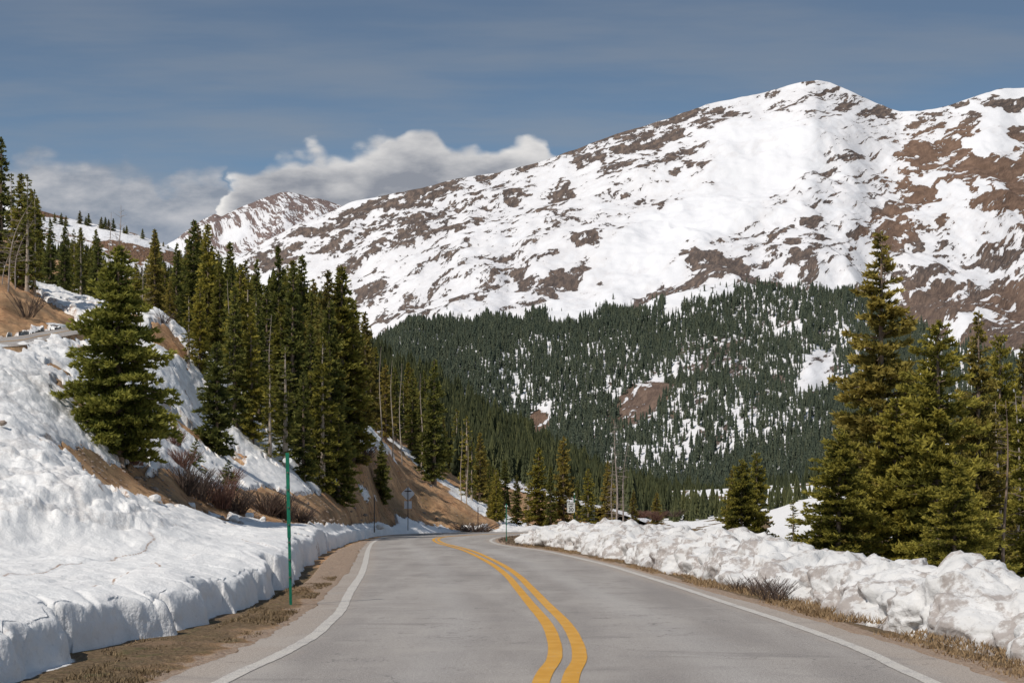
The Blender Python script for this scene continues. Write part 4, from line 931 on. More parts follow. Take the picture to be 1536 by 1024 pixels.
while n < 118 and tries < 6000:
    tries += 1
    px = R_.uniform(40, 560) if R_.random() < .70 else R_.uniform(545, 745)
    d = R_.uniform(84, 180) if px < 545 else R_.uniform(126, 230)
    x, y, z = gxyz(px, d); py = YH-(z-HC)/d*F
    if any(polysd(np.array([px]), np.array([py]), p)[0] > -4 for p in NOBASE): continue
    if px < 150 and d < 100: continue
    top = np.interp(px, sx, sy)+R_.uniform(4, 90)*(1 if px < 545 else .7)
    H = R_.uniform(7, 12.5); t2 = py-H/d*F
    if t2 < top: H = (py-top)/F*d
    if H < 5: continue
    if any(abs(px-a) < 9 and abs(d-b) < 7 for a, b, _ in PLACED): continue
    c = R_.random()
    kind = (SP, R_.randrange(5)) if c < .58 else (NAR, R_.randrange(4)) if c < .88 else (OLV, R_.randrange(2))
    g = 'left' if px < 545 else 'mid'
    lab = {'left': 'dark green spruce deep in the crowd on the left slope', 'mid': 'slim spruce in the wood behind the brown cutting'}[g]
    plant('spruce_tree', kind[0][kind[1]], x, y, z-.2, H+.2, R_.uniform(.8, 1.1), None, lab, {'left': 'spruces crowded on the left slope', 'mid': 'spruces behind the cutting'}[g]); PLACED.append((px, d, H)); n += 1
nf = 0
while nf < 34:
    px = R_.uniform(52, 275); d = R_.uniform(104, 150); x, y, z = gxyz(px, d); py = YH-(z-HC)/d*F
    top = np.interp(px, sx, sy)+R_.uniform(0, 55); H = min((py-top)/F*d, R_.uniform(6, 10))
    if H < 3: continue
    kind = SP if R_.random() < .7 else NAR
    plant('spruce_tree', kind[R_.randrange(4)], x, y, z-.2, H+.2, R_.uniform(.95, 1.25), None, 'dark spruce in the band of trees above the upper road', 'spruces above the upper road'); nf += 1
nf = 0
while nf < 26:
    px = R_.uniform(560, 745); d = R_.uniform(121, 150); x, y, z = gxyz(px, d); py = YH-(z-HC)/d*F
    if polysd(np.array([px]), np.array([py]), SOIL[0])[0] > -1: continue
    top = np.interp(px, sx, sy)+R_.uniform(15, 80); H = min((py-top)/F*d, R_.uniform(6.5, 11))
    if H < 3.5: continue
    kind = (SP, NAR, OLV)[R_.choice((0, 0, 1, 1, 2))]
    plant('spruce_tree', kind[R_.randrange(len(kind))], x, y, z-.2, H+.2, R_.uniform(.9, 1.2), None, 'slim spruce in the wood behind the brown cutting', 'spruces behind the cutting'); nf += 1
# trees near the speed sign
for k, (px, pyb, pyt, d, kind, w, lab) in enumerate([(740, 792, 700, 160, SP[0], 1., 'dark spruce behind the far green marker pole'), (775, 792, 712, 165, SP[1], 1., 'dark spruce just right of the far marker pole'), (808, 793, 672, 162, SP[2], 1.15, 'tall dark spruce left of the speed limit sign'), (845, 793, 655, 165, OLV[1], 1., 'tall brownish spruce rising behind the speed limit sign'),
        (826, 793, 700, 158, SP[3], .9, 'dark spruce between the two tall ones left of the speed sign'), (882, 797, 703, 140, midt, 1.1, 'bright green broad spruce right of the speed limit sign'), (912, 800, 692, 150, OLV[0], .9, 'olive spruce behind the group of grey snags'), (950, 802, 735, 155, SP[4], 1., 'dark spruce right of the grey snags'),
        (985, 790, 738, 200, OLV[1], 1.3, 'small yellowish spruce standing in the snowy flats'), (720, 790, 650, 190, SP[4], .9, 'dark spruce above the end of the brown cutting'), (700, 780, 625, 185, NAR[0], .9, 'slim spruce over the end of the brown cutting'), (792, 792, 720, 175, NAR[1], 1.2, 'slim spruce in the gap behind the marker pole'), (866, 793, 720, 178, SP[0], 1., 'dark spruce half hidden by the bright green broad one'), (757, 792, 690, 195, SP[3], 1., 'dark spruce at the back behind the marker pole')]):
    by_px('spruce_tree', kind, px, pyb, pyt, d, w, lab)
plant_snag(924, 800, 632, 138, 31, 'tallest grey snag of the cluster right of the speed sign', 110, 1.5)
plant_snag(933, 800, 668, 139, 32, 'grey snag curving to the right in the cluster', 80, 1.2, .06)
plant_snag(918, 800, 690, 140, 33, 'short grey snag at the left of the cluster', 80, 1.2)
for k, (px, b_, t_, d) in enumerate([(483, 712, 540, 82.5), (571, 668, 520, 112), (601, 690, 545, 120), (692, 752, 640, 135), (701, 757, 650, 138), (343, 600, 420, 92), (632, 712, 560, 125), (588, 683, 540, 120)]):
    plant_snag(px, b_, t_, d, 50+k, 'pale bare trunk standing among the green trees of the left slope', 14, .45, 0, M_bark_pale, group='pale bare trunks on the left slope')

# --- right group
rt1 = proto(910, M_fol_o, M_bark, H=12., Rr=2.4, nb=270, tuft=.20, tufts=14, per=10, base=.03, taper=.85, gap=.34, droop=.10, wid=.20)
rt2 = proto(911, M_fol_y, M_bark, H=10., Rr=2.0, nb=250, tuft=.19, tufts=14, per=10, base=.03, taper=.55, gap=.20, droop=.15, wid=.20)
rt3 = proto(912, M_fol_y, M_bark, H=8., Rr=2.1, nb=250, tuft=.18, tufts=15, per=10, base=.02, taper=.62, gap=.14, droop=.15, wid=.20)
RG = [(1322, 900, 352, 42, rt1, 1.0, 'tallest olive green conifer of the right hand group'), (1258, 880, 645, 38, rt3, 1.15, 'bushy sunlit conifer at the left front of the right hand group'), (1408, 925, 485, 38, rt2, 1.0, 'full yellow-green conifer right of the tallest one'),
      (1432, 905, 690, 34, rt3, 1.1, 'low bushy conifer behind the snow lumps below the full conifer'), (1468, 900, 470, 46, rt1, .75, 'dark narrow topped conifer near the right edge'), (1500, 890, 505, 50, rt2, .7, 'conifer with a pale trunk next to the right edge'), (1535, 900, 520, 52, rt1, .8, 'conifer cut by the right edge of the picture'),
      (1370, 890, 560, 48, rt2, .9, 'dark conifer between the tallest and the full one'), (1345, 900, 600, 39, rt3, 1., 'bushy conifer under the tallest one'), (1290, 880, 560, 50, rt2, .8, 'shaded conifer behind the left flank of the tallest one'), (1560, 920, 560, 42, rt2, 1., 'conifer just off the right edge'), (1443, 900, 590, 54, rt1, .9, 'shaded conifer deep in the right hand group'), (1400, 890, 520, 60, rt1, .7, 'dark conifer at the back behind the full one'), (1520, 900, 600, 60, SP[0], 1.3, 'dark conifer at the back near the right edge'), (1480, 880, 590, 64, SP[1], 1.3, 'dark conifer at the very back of the right hand group')]
for px, b_, t_, d, pr, w, lab in RG: by_px('conifer_tree', pr, px, b_, t_, d, w, lab, None, .3, R_.uniform(0, 6))
for px, b_, t_, d, w, pr, lab in [(1112, 845, 690, 62, .95, rt3, 'left tree of the pair standing behind the berm'), (1135, 850, 680, 64, .8, rt2, 'right tree of the pair standing behind the berm'), (1098, 835, 705, 66, .8, OLV[0], 'slimmer tree tucked at the left side of the pair'),
        (1190, 842, 752, 60, 1.5, NAR[2], 'thin scraggly little conifer on the snow right of the pair')]:
    by_px('conifer_tree', pr, px, b_, t_, d, w, lab)
plant_snag(1508, 900, 600, 40, 41, 'thick bare reddish trunk at the right edge', 40, 1.1, .0, M_bark)
plant_snag(1526, 890, 590, 46, 42, 'thin bare trunk beside the thick reddish one', 30, .9)
plant_snag(1497, 890, 600, 48, 43, 'grey snag left of the thick reddish trunk', 50, .9)

# trees on the bare hill
for k, (px, h, grp) in enumerate([(82, 14, 0), (92, 16, 0), (99, 14, 0), (66, 10, 0), (120, 18, 1), (133, 17, 1), (129, 12, 1), (152, 16, 0), (158, 17, 0), (163, 15, 0), (170, 17, 0), (190, 12, 1), (186, 9, 1), (214, 14, 1), (245, 7, 0), (75, 8, 0), (252, 6, 0)]):
    x, y, z, _ = samp_hill(np.array([float(px)]), np.array([.97 if px > 100 else .93])); H = h/F*float(y[0])*1.15
    plant('spruce_tree', SP[k % 5], float(x[0]), float(y[0]), float(z[0])-.3, H, 1.7, None, 'small spruce standing on the skyline of the bare hill at left', 'spruces on the bare hill')

# ------------------------------------------------------------------ woods as a mass
def lowtree(seed, lay=7, seg=7):
    r = np.random.default_rng(seed); V = []; Tt = []; S = []; off = 0
    for k in range(lay):
        z0 = .06+.86*k/lay; z1 = z0+(.30 if k < lay-1 else 1-z0); rad = .17*(1-z0)**.8+.012
        a = r.uniform(0, 6.28)+np.arange(seg*2)/(seg*2)*2*math.pi; rr_ = rad*np.where(np.arange(seg*2) % 2, .5, 1)*r.uniform(.7, 1.25, seg*2)
        V.append(np.stack([np.cos(a)*rr_, np.sin(a)*rr_, z0+r.uniform(-.03, .03, seg*2)], 1)); V.append([[0, 0, z1]])
        for i in range(seg*2): Tt.append((off+i, off+(i+1) % (seg*2), off+seg*2))
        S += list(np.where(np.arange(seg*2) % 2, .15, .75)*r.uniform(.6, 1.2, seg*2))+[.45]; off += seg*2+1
    return np.concatenate(V), np.array(Tt), np.array(S)
def forest(name, pts, hts, mat, label, lay=6, seg=5, wide=1.):
    pr = [lowtree(s, lay, seg) for s in range(6)]; V = []; Tt = []; S = []; off = 0
    for i, (p, h) in enumerate(zip(pts, hts)):
        v, t, s = pr[i % 6]; a = rng.uniform(0, 6.28); c, sn = math.cos(a), math.sin(a); w = h*rng.uniform(.8, 1.25)*wide
        q = np.stack([(v[:, 0]*c-v[:, 1]*sn)*w, (v[:, 0]*sn+v[:, 1]*c)*w, v[:, 2]*h-.02*h], 1)+p
        V.append(q); Tt.append(t+off); S.append(np.clip(s+rng.normal(0, .16), 0, 1)); off += len(v)
    tag(obj(name, mesh_np(name, np.concatenate(V), None, mat, False, attrs={'shade': np.concatenate(S)}, tris=np.concatenate(Tt))), label, 'forest', kind='stuff')
# far forest, thinner where the photo shows snow and rock between the trees
N = 82000; pxs = rng.uniform(480, 1700, N); ts = rng.uniform(0, .42, N)
x, y, z, py = samp_mt(pxs, ts); tl = np.interp(pxs, MC, tree_line)
above = tl-py+fbm(pxs/26, pxs*0+3, o=4, s=48)*16+fbm(pxs/7, py/9, o=2, s=49)*7
dens = np.where(above < 0, 1, np.exp(-above/11)*.30)
fine = fbm(pxs/34, py/26, o=4, s=44)
dens = dens*np.where(above < 6, 1, sstep(.0, .35, fbm(pxs/30, py/14, o=3, s=46)))
open_ = ell(pxs, py, [(1020, 590, 300, 105, 0, .78), (1180, 540, 130, 75, 0, .74), (900, 540, 120, 60, 0, .5), (755, 578, 55, 18, 0, .6), (1010, 500, 150, 25, 0, .3)])
gaps = ell(pxs, py, [(965, 612, 46, 22, 25, 1), (1222, 592, 22, 42, -38, 1), (810, 628, 15, 15, 0, 1), (1015, 468, 14, 26, -50, 1), (1465, 520, 80, 30, 0, .9)])
dens = dens*np.interp(pxs, [850, 960], [1.35, 1.0])
keep = rng.uniform(0, 1, N) < dens*np.where(fine > .12, 1-open_*1.0, 1-open_*.58)*(1-gaps)*np.interp(pxs, [480, 1300, 1400], [1, 1, .55])*.95
pts = np.stack([x, y, z], 1)[keep]; hh = rng.uniform(6, 13.5, keep.sum())*rng.uniform(.8, 1.1, keep.sum())*np.where(above[keep] > 0, .62, 1)
hh *= np.interp(y[keep], [850, 1600], [.82, .98])*np.exp(rng.normal(0, .14, keep.sum()))
forest('distant_forest', pts, hh, M_fol_b, 'hazy blue-green conifer forest covering the lower face of the snowy mountain', 5, 4, 1.0)
print('far trees', len(pts))
# middle wood on the spur
N = 3300; pxs = rng.uniform(300, 1250, N); pxs = pxs[(pxs < 1000) | (rng.uniform(0, 1, N) < .75)]; N = len(pxs); ts = rng.uniform(0.05, 1, N)**.8
x, y, z, py = samp_spur(pxs, ts)
pts = np.stack([x, y, z], 1); hh = rng.uniform(7, 12.5, N)
forest('spur_forest', pts, hh, M_fol_m, 'green conifer wood on the spur beyond the bend', 12, 8, .95)
N = 420; pxs = rng.uniform(1110, 1700, N); ts = rng.uniform(0.25, 1, N); x, y, z, py = samp_rise(pxs, ts)
forest('rise_forest', np.stack([x, y, z], 1), rng.uniform(7, 12, N), M_fol_m, 'green conifer wood on the low rise behind the right hand trees', 12, 8, .95)
# hillside wood behind the left crowd
pts = []; hh = []
while len(pts) < 420:
    px = R_.uniform(60, 800); d = R_.uniform(185, 420); xx, yy, zz = gxyz(px, d)
    topm = np.interp(px, sx+[1000], sy+[760])+25; H = R_.uniform(7, 11.5); py = YH-(zz-HC)/d*F
    if py-H/d*F < topm: H = (py-topm)/F*d
    if H < 4: 
        if R_.random() < .02: pts.append((xx, yy, zz)); hh.append(3)
        continue
    pts.append((xx, yy, zz)); hh.append(H)
forest('hillside_forest', np.array(pts), hh, M_fol_m, 'dense conifer wood filling the hillside behind the near left trees', 15, 9, .9)

# ------------------------------------------------------------------ shrubs, dry grass
def shrub(seed, h, w, n, mat, name='shrub'):
    r = np.random.default_rng(seed); paths = []
    for k in range(n):
        a = r.uniform(0, 6.28); b = r.uniform(0, .35)*w; l = h*r.uniform(.5, 1.1); o = r.uniform(.1, .9)*w; s = np.linspace(0, 1, 4)
        base_ = np.array([math.cos(a)*b, math.sin(a)*b, -.05])
        p = base_+np.stack([math.cos(a)*o*s**1.3+r.normal(0, .03)*h*s, math.sin(a)*o*s**1.3+r.normal(0, .03)*h*s, l*s], 1); paths.append((p, .012*h*(1-.75*s)+.002))
        for _ in range(3):
            i = r.integers(1, 3); a2 = a+r.normal(0, .8); q = p[i]+np.stack([math.cos(a2)*s*l*.25, math.sin(a2)*s*l*.25, s*l*.35], 1); paths.append((q, .007*h*(1-.7*s)+.001))
    v, q = tubes(paths, 3); return mesh_np(name, v, q, mat)
SH = [(262, 668, 62, .7, .9, 1, 'reddish willow shrub at the upper end of the brush by the snow slope'), (200, 692, 49, .7, 1.1, 1, 'reddish shrub at the foot of the big spruce'), (180, 676, 50, .7, .8, 1, 'reddish shrub left of the big spruce trunk'), (272, 700, 55, .8, 1.0, 1, 'reddish willow shrub left of the tiny sapling'),
      (300, 745, 52, 1.1, 1.2, 0, 'dark willow shrub above the snow bank, left part of the brush'), (332, 756, 53, 1.1, 1.3, 1, 'red-brown willow shrub in the middle of the brush'), (355, 765, 54, .9, 1.2, 0, 'dark willow shrub at the right part of the brush'), (278, 738, 50, 1.0, 1.1, 0, 'dark willow shrub at the left end of the brush'), (400, 768, 56, .9, 1.4, 0, 'dark low shrub behind the near green marker pole'), (425, 774, 57, 1.0, 1.2, 0, 'dark low shrub right of the near green marker pole'),
      (345, 722, 60, .7, .9, 1, 'reddish shrub beside the leaning sapling'), (450, 779, 58, .6, 1.2, 0, 'low dark shrub at the right end above the bank'), (540, 690, 97, 1.2, 2.0, 0, 'dark bush at the top of the brown cutting'), (712, 797, 108.6, .9, 3.2, 0, 'low dark brush at the road edge in the bend'),
      (1150, 893, 25.5, .46, .5, 2, 'bare twiggy shrub in front of the right berm'), (1165, 893, 25, .4, .5, 2, 'small bare shrub right of the twiggy one'), (1135, 886, 27, .35, .5, 2, 'small bare shrub left of the twiggy one'), (1105, 880, 28.5, .3, .45, 2, 'sparse low shrub at the end of the berm grass'), (40, 470, 78, 1.2, 1.2, 2, 'dark shrub on the brown cutting at top left'), (245, 480, 84, .8, 1, 2, 'shrub at the top of the brown patch'),
      (985, 775, 190, 1.2, 2.4, 1, 'reddish brush on the snowy flats'), (1010, 770, 230, 1.3, 3., 2, 'dark brush on the snowy flats'), (960, 772, 230, 1.2, 3, 1, 'brush on the flats left of the small tree')]
shm = [shrub(1, 1, .8, 90, M_twig_d), shrub(2, 1, .8, 90, M_twig), shrub(3, 1, .8, 34, M_twig_d)]
for px, py, d, h, w, k, lab in SH:
    d = hit(px, py+4, d); o = obj('shrub', shm[k]); o.location = P(px, py+4, d); o.scale = (w, w, h); o.rotation_euler = (0, 0, R_.uniform(0, 6)); tag(o, lab, 'shrub', 'bare shrubs')
def blades(name, where, n, h, mat, label, wdt=.006):
    V = []; r = rng
    t = r.uniform(0, 1, n)
    for i in range(n):
        x, y, z, hs = where(r)
        a = r.uniform(0, 6.28); hh_ = h*hs*r.uniform(.4, 1.2); l = r.normal(0, .5, 2)*hh_
        wv = np.array([math.cos(a), math.sin(a), 0])*wdt*(1+y/25)
        p = np.array([x, y, z-.01]); V.append([p-wv, p+wv, p+np.array([l[0], l[1], hh_])])
    V = np.array(V).reshape(-1, 3)
    tag(obj(name, mesh_np(name, V, None, mat, False, tris=np.arange(n*3).reshape(-1, 3))), label, 'grass', kind='stuff')
iY = lambda y, line: np.interp(y, line[:330, 1], line[:330, 0])
def wl(r):
    while 1:
        y = 12.5+22*r.uniform()**1.2; a = iY(y, FF[:-2])-.15; b = iY(y, AL); u = r.uniform()**.8; x = a+(b-a)*u*.85
        k = float(fbm(x*1.6, y*.9, o=3, s=19))
        if k+r.uniform(-.25, .25) > .02: return x, y, -.0, .5+1.6*max(k, 0)
def wr(r):
    while 1:
        y = 11+60*r.uniform()**1.3; a = iY(y, AR); b = np.interp(y, BB[:, 1], BB[:, 0])+.1; u = r.uniform()
        if vnoise(y*.45, u, s=3) > -.45+.5*(y > 40): break
    k = 1.3 if 20 < y < 34 else .8
    return a+(b-a)*(.15+.9*u), y, .0+zprof(y), k
blades('dry_grass', wl, 8000, .05, mat_simple('flattened_grass', (.12, .085, .045), (.30, .215, .125), 3), 'flattened brown grass on the verge beside the left snow bank')
blades('dry_grass', wr, 15000, .085, M_grassb, 'dry tawny grass along the right verge below the berm')
def wi(r):
    while 1:
        x = r.uniform(-1.4, 7); y = r.uniform(64, 100)
        s, _ = sdist(np.array([x]), np.array([y]), AR[::6], None)
        if s[0] < -.15: return x, y, float(np.interp(y, RC[:15, 1], RZ[:15])), 1
blades('dry_grass', wi, 3000, .10, M_twig_d, 'low dark brown grass on the inside of the bend', .012)

# ------------------------------------------------------------------ marker poles and signs
def marker(px, pyb, H, d, lab, lean=0., mat=M_green, refl=True):
    x, y, z = P(px, pyb, d); e = tag(empty('marker_pole', (x, y, z)), lab, 'marker pole', 'snow marker poles')
    e.rotation_euler = (0, lean, 0)
    bm = bmesh.new()
    bm_box(bm, (0, 0, H*.30), (.045, .012, H*.60+.2)); bm_box(bm, (-.019, .012, H*.30), (.008, .024, H*.60+.2)); bm_box(bm, (.019, .012, H*.30), (.008, .024, H*.60+.2))
    obj('lower_post', bm_mesh('lower_post', bm, mat), e)
    bm = bmesh.new(); bm_box(bm, (0, -.014, H*.72), (.058, .012, H*.56)); bm_box(bm, (-.026, .0, H*.72), (.008, .02, H*.56)); bm_box(bm, (.026, .0, H*.72), (.008, .02, H*.56))
    obj('upper_post', bm_mesh('upper_post', bm, mat), e)
    for k in range(7):
        bm = bmesh.new(); bmesh.ops.create_cone(bm, cap_ends=True, segments=8, radius1=.016, radius2=.012, depth=.02, matrix=Matrix.Translation((.0, -.028, H*(.18+.115*k))) @ Matrix.Rotation(math.pi/2, 4, 'X')); obj('bolt', bm_mesh('bolt', bm, M_steel), e)
    if refl:
        for sx_ in (-1, 1):
            bm = bmesh.new(); bmesh.ops.create_cone(bm, cap_ends=True, segments=20, radius1=.042, radius2=.042, depth=.014, matrix=Matrix.Translation((sx_*.042, -.006, H-.13)) @ Matrix.Rotation(math.pi/2, 4, 'X')); obj('reflector', bm_mesh('reflector', bm, M_refl, smooth=False), e)
marker(436, 906, 2.62, 24.6, 'near tall green steel marker pole in front of the left snow bank', -.022)
marker(759.5, 812, 2.07, 77.6, 'far green marker pole on the inside of the bend')
def thin_post(px, pyb, pyt, d, lab, mat=M_steel, w=.07):
    x, y, z = P(px, pyb, d); H = (pyb-pyt)/F*d; e = tag(empty('marker_pole', (x, y, z)), lab, 'marker pole', 'snow marker poles')
    bm = bmesh.new(); bm_box(bm, (0, 0, H/2-.15), (w, .015, H+.3)); bm_box(bm, (0, .02, H/2-.15), (.012, .04, H+.3)); obj('post', bm_mesh('post', bm, mat), e)
    bm = bmesh.new(); bm_box(bm, (0, -.014, H-.1), (.08, .01, .09)); obj('reflector', bm_mesh('reflector', bm, M_refl if mat is M_green else M_steel, .003), e)
thin_post(561.5, 791, 745, 91, 'thin dark marker post in the snow left of the diamond sign')
thin_post(717, 796, 760, 110, 'thin brown marker post by the low brush in the bend', M_rust)
thin_post(861.5, 793, 738, 95.4, 'slim green post rising beside the speed limit sign', M_green, .05)
# warning sign seen from behind
x, y, z = P(612, 791, 101); k = 101/F; e = tag(empty('warning_sign', (x, y, z)), 'diamond road sign seen from behind with a small square plate below it', 'road sign')
H = 62*k; bm = bmesh.new(); bm_box(bm, (0, -.04, H*.46), (.045, .04, H*.92+.4)); obj('post', bm_mesh('post', bm, M_rust, .004), e)
s = 21.5*k/math.sqrt(2); bm = bmesh.new(); bm_box(bm, (0, 0, H-11*k), (s, .006, s), Matrix.Rotation(math.pi/4, 3, 'Y'))
bmesh.ops.bevel(bm, geom=[ed for ed in bm.edges if abs((ed.verts[0].co-ed.verts[1].co).y) > .005], offset=.06, segments=4, affect='EDGES'); pl = obj('sign_plate', bm_mesh('sign_plate', bm, M_alu), e)
bm = bmesh.new(); bm_box(bm, (0, -.012, H-7.2*k), (10.5*k, .018, .07)); obj('brace', bm_mesh('brace', bm, M_rust, .003), pl)
bm = bmesh.new(); bm_box(bm, (0, 0, H-27.8*k), (11.2*k, .006, 11.4*k)); obj('lower_plate', bm_mesh('lower_plate', bm, M_alu, .002), e)
# speed limit sign
d = 95; k = d/F; x, y, z = P(856.5, 790, d); e = tag(empty('speed_limit_sign', (x, y, z), -.0), 'white rectangular speed limit 30 sign on a thin post above the berm', 'road sign')
z0 = 21*k; bm = bmesh.new(); bm_box(bm, (0, .03, z0/2+.2), (.06, .04, z0+.9)); obj('post', bm_mesh('post', bm, M_rust, .004), e)
bm = bmesh.new(); bm_box(bm, (0, 0, z0+8.2*k), (12.2*k, .008, 16.4*k))
bmesh.ops.bevel(bm, geom=[ed for ed in bm.edges if abs((ed.verts[0].co-ed.verts[1].co).y) > .005], offset=.05, segments=4, affect='EDGES'); pl = obj('sign_plate', bm_mesh('sign_plate', bm, M_signw), e)
bm = bmesh.new(); W_, H_ = 11.4*k, 15.6*k
for c_, s_ in (((0, -.007, z0+8.2*k+H_/2), (W_, .003, .014)), ((0, -.007, z0+8.2*k-H_/2), (W_, .003, .014)), ((-W_/2, -.0075, z0+8.2*k), (.014, .003, H_)), ((W_/2, -.0075, z0+8.2*k), (.014, .003, H_))): bm_box(bm, c_, s_)
obj('border', bm_mesh('border', bm, M_black), pl)
def text(body, size, loc, parent, name='lettering', bold=.0):
    cu = bpy.data.curves.new(name, 'FONT'); cu.body = body; cu.size = size; cu.align_x = 'CENTER'; cu.align_y = 'CENTER'; cu.extrude = .002; cu.offset = bold
    tmp = bpy.data.objects.new('tmp', cu); COL.objects.link(tmp); dg = bpy.context.evaluated_depsgraph_get(); dg.update()
    me = bpy.data.meshes.new_from_object(tmp.evaluated_get(dg)); bpy.data.objects.remove(tmp); me.materials.clear(); me.materials.append(M_black)
    me.transform(Matrix.Translation(loc) @ Matrix.Rotation(math.pi/2, 4, 'X')); return obj(name, me, parent)
text('SPEED', .143, (0, -.009, z0+13.4*k), pl, bold=.003); text('LIMIT', .143, (0, -.009, z0+10.0*k), pl, bold=.003); text('30', .355, (0, -.009, z0+4.6*k), pl, bold=.008)

# ------------------------------------------------------------------ sky, sun, camera
SUN = Vector((-.44, -.46, .77)).normalized()
el = math.asin(SUN.z); az = math.atan2(SUN.x, SUN.y)
w = bpy.data.worlds.new('World'); SC.world = w; w.use_nodes = True
class WT(NT):
    def __init__(s, w): s.t = w.node_tree; s.n = s.t.nodes; s.l = s.t.links
n = WT(w); bg = n.n['Background']; bg.inputs['Strength'].default_value = .13
sky = n.node('ShaderNodeTexSky', sky_type='NISHITA'); sky.sun_disc = False; sky.sun_elevation = el; sky.sun_rotation = az; sky.altitude = 3400; sky.dust_density = .6; sky.air_density = 1.0; sky.ozone_density = 1.5
tc = n.node('ShaderNodeTexCoord'); sp = n.node('ShaderNodeSeparateXYZ'); n.l.new(tc.outputs['Generated'], sp.inputs[0])
yy = n.math('MAXIMUM', sp.outputs[1], .05)
u = n.math('ADD', n.math('MULTIPLY', n.math('DIVIDE', sp.outputs[0], yy), F/1536), .5)         # 0..1 across the view to the north
v = n.math('MULTIPLY', n.math('DIVIDE', sp.outputs[2], yy), F/1000)                            # tangent of elevation
cv = n.node('ShaderNodeCombineXYZ'); n.put(cv.inputs[0], u); n.put(cv.inputs[1], v)
nw = n.node('ShaderNodeTexNoise'); n.l.new(cv.outputs[0], nw.inputs['Vector']); nw.inputs['Scale'].default_value = 30; nw.inputs['Detail'].default_value = 5
uw = n.math('ADD', u, n.math('MULTIPLY', n.math('SUBTRACT', nw.outputs['Fac'], .5), .05))
def billow(sc, lx):
    wv = n.node('ShaderNodeVectorMath', operation='ADD'); n.l.new(cv.outputs[0], wv.inputs[0])
    w2_ = n.node('ShaderNodeVectorMath', operation='SCALE'); n.l.new(nw.outputs['Color'], w2_.inputs[0]); w2_.inputs['Scale'].default_value = .018; n.l.new(w2_.outputs[0], wv.inputs[1])
    m = n.node('ShaderNodeMapping'); n.l.new(wv.outputs[0], m.inputs[0]); m.inputs['Scale'].default_value = (sc, sc*.85, 1); m.inputs['Location'].default_value = (lx, 0, 0)
    vo = n.node('ShaderNodeTexVoronoi', feature='SMOOTH_F1'); n.l.new(m.outputs[0], vo.inputs['Vector']); vo.inputs['Scale'].default_value = 1; vo.inputs['Smoothness'].default_value = .35
    return n.math('SUBTRACT', .5, vo.outputs['Distance'])
def curve(pts):
    c = n.node('ShaderNodeFloatCurve'); cm = c.mapping.curves[0]
    P_ = [(p/1536, (YH-q)/1000) for p, q in pts]
    cm.points[0].location = P_[0]; cm.points[1].location = P_[-1]
    for p in P_[1:-1]: cm.points.new(*p)
    c.mapping.update(); n.put(c.inputs['Value'], uw); return c.outputs[0]
def vec(sx_, sy_, lx=0):
    m = n.node('ShaderNodeMapping'); n.l.new(cv.outputs[0], m.inputs[0]); m.inputs['Scale'].default_value = (sx_, sy_, 1); m.inputs['Location'].default_value = (lx, 0, 0); return m.outputs[0]
nz = n.noise(vec(9, 14), 1, 7, .58); nz2 = n.noise(vec(26, 40, 3), 1, 5, .6); big_ = n.noise(vec(3, 8, 5), 1, 4, .5)
topA = curve([(0, 700), (300, 500), (325, 330), (338, 285), (352, 262), (378, 250), (405, 240), (440, 236), (480, 222), (540, 216), (580, 205), (615, 196), (650, 194), (680, 206), (705, 214), (760, 216), (815, 216), (838, 235), (860, 300), (900, 500), (1536, 700)])
topB = curve([(0, 262), (30, 246), (90, 240), (150, 238), (205, 242), (232, 262), (245, 272), (275, 256), (305, 252), (330, 262), (345, 300), (400, 500), (1536, 700)])
bil = n.math('ADD', n.math('MULTIPLY', billow(24, 0), .050), n.math('MULTIPLY', billow(60, 4), .020))
dA = n.math('ADD', n.math('SUBTRACT', topA, v), n.math('ADD', bil, n.math('MULTIPLY', n.math('SUBTRACT', nz2, .5), .018)))
dB = n.math('ADD', n.math('SUBTRACT', topB, v), n.math('ADD', n.math('ADD', n.math('MULTIPLY', bil, .9), n.math('MULTIPLY', n.math('SUBTRACT', nz, .5), .045)), n.math('MULTIPLY', n.math('SUBTRACT', nz2, .5), .03)))
mA = n.rng(dA, -.006, .016); mB = n.rng(dB, -.010, .028, 0, .93)
K = 1/.13
def c3(r, g, b): return (r*K, g*K, b*K)
skyc = n.mix(1, sky.outputs[0], (1, 1, 1), 'MULTIPLY')
SKYMUL = n.mix(1, skyc, (.78, .80, .71), 'MULTIPLY')
veil = n.rng(n.noise(vec(2.2, 11, 2), 1, 5, .55), .36, .70, 0, .62)
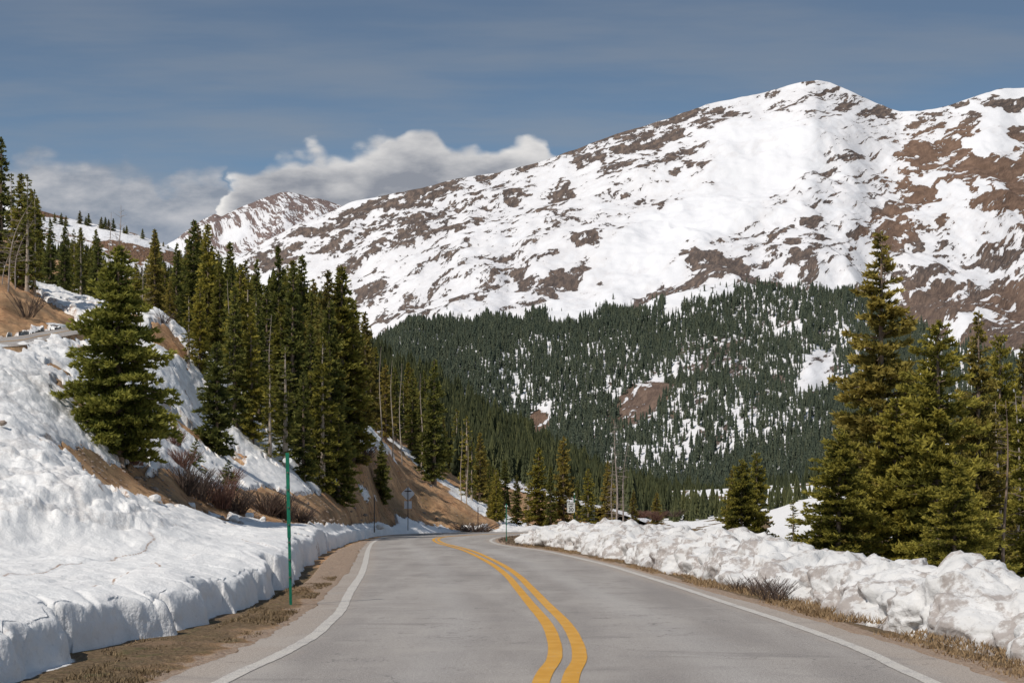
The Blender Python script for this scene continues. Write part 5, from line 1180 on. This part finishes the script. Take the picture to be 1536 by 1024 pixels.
base_ = n.mix(veil, SKYMUL, c3(.26, .30, .355))
base_ = n.mix(n.rng(v, .48, .85, 0, .55), base_, c3(.13, .18, .27))
# shading inside the clouds: bright where a puff faces the sun, grey below
puff = n.noise(vec(13, 20, 7), 1, 6, .6)
lightA = n.math('ADD', n.math('ADD', n.rng(dA, .0, .055, .62, .12), n.math('MULTIPLY', bil, 9)), n.math('MULTIPLY', n.math('SUBTRACT', puff, .5), 1.5), clamp=True)
lightA = n.math('ADD', lightA, n.rng(u, .235, .215, 0, .5), clamp=True)
colA = n.mix(lightA, c3(.27, .29, .335), c3(.84, .82, .80))
lightB = n.math('ADD', n.math('MULTIPLY', n.math('ADD', n.math('SUBTRACT', puff, .47), n.math('MULTIPLY', bil, 2)), 2.2), n.rng(u, .12, .30, .15, .30), clamp=True)
colB = n.mix(lightB, c3(.26, .295, .355), c3(.72, .70, .70))
colB = n.mix(n.rng(v, .37, .46, .55, 0), colB, c3(.25, .30, .39))
front = n.math('GREATER_THAN', sp.outputs[1], .05)
out = n.mix(n.math('MULTIPLY', mB, front), base_, colB); out = n.mix(n.math('MULTIPLY', mA, front), out, colA)
n.l.new(out, bg.inputs[0])
sun = bpy.data.lights.new('sun', 'SUN'); sun.energy = 3.3; sun.angle = math.radians(.53); sun.color = (1, .945, .87)
so = bpy.data.objects.new('sun', sun); COL.objects.link(so); so.rotation_euler = SUN.to_track_quat('Z', 'Y').to_euler()
cam = bpy.data.cameras.new('camera'); co = bpy.data.objects.new('camera', cam); COL.objects.link(co); SC.camera = co
cam.lens = 50; cam.sensor_width = 36; cam.sensor_fit = 'HORIZONTAL'; cam.shift_y = (YH-512)/1536; cam.clip_end = 30000; cam.clip_start = .1
co.location = (0, 0, HC); co.rotation_euler = (math.pi/2, 0, 0)
SC.view_settings.view_transform = 'Standard'; SC.view_settings.look = 'None'; SC.view_settings.exposure = 0
SC.cycles.max_bounces = 4; SC.cycles.diffuse_bounces = 2; SC.cycles.transparent_max_bounces = 4
print('individual trees', len(PLACED))
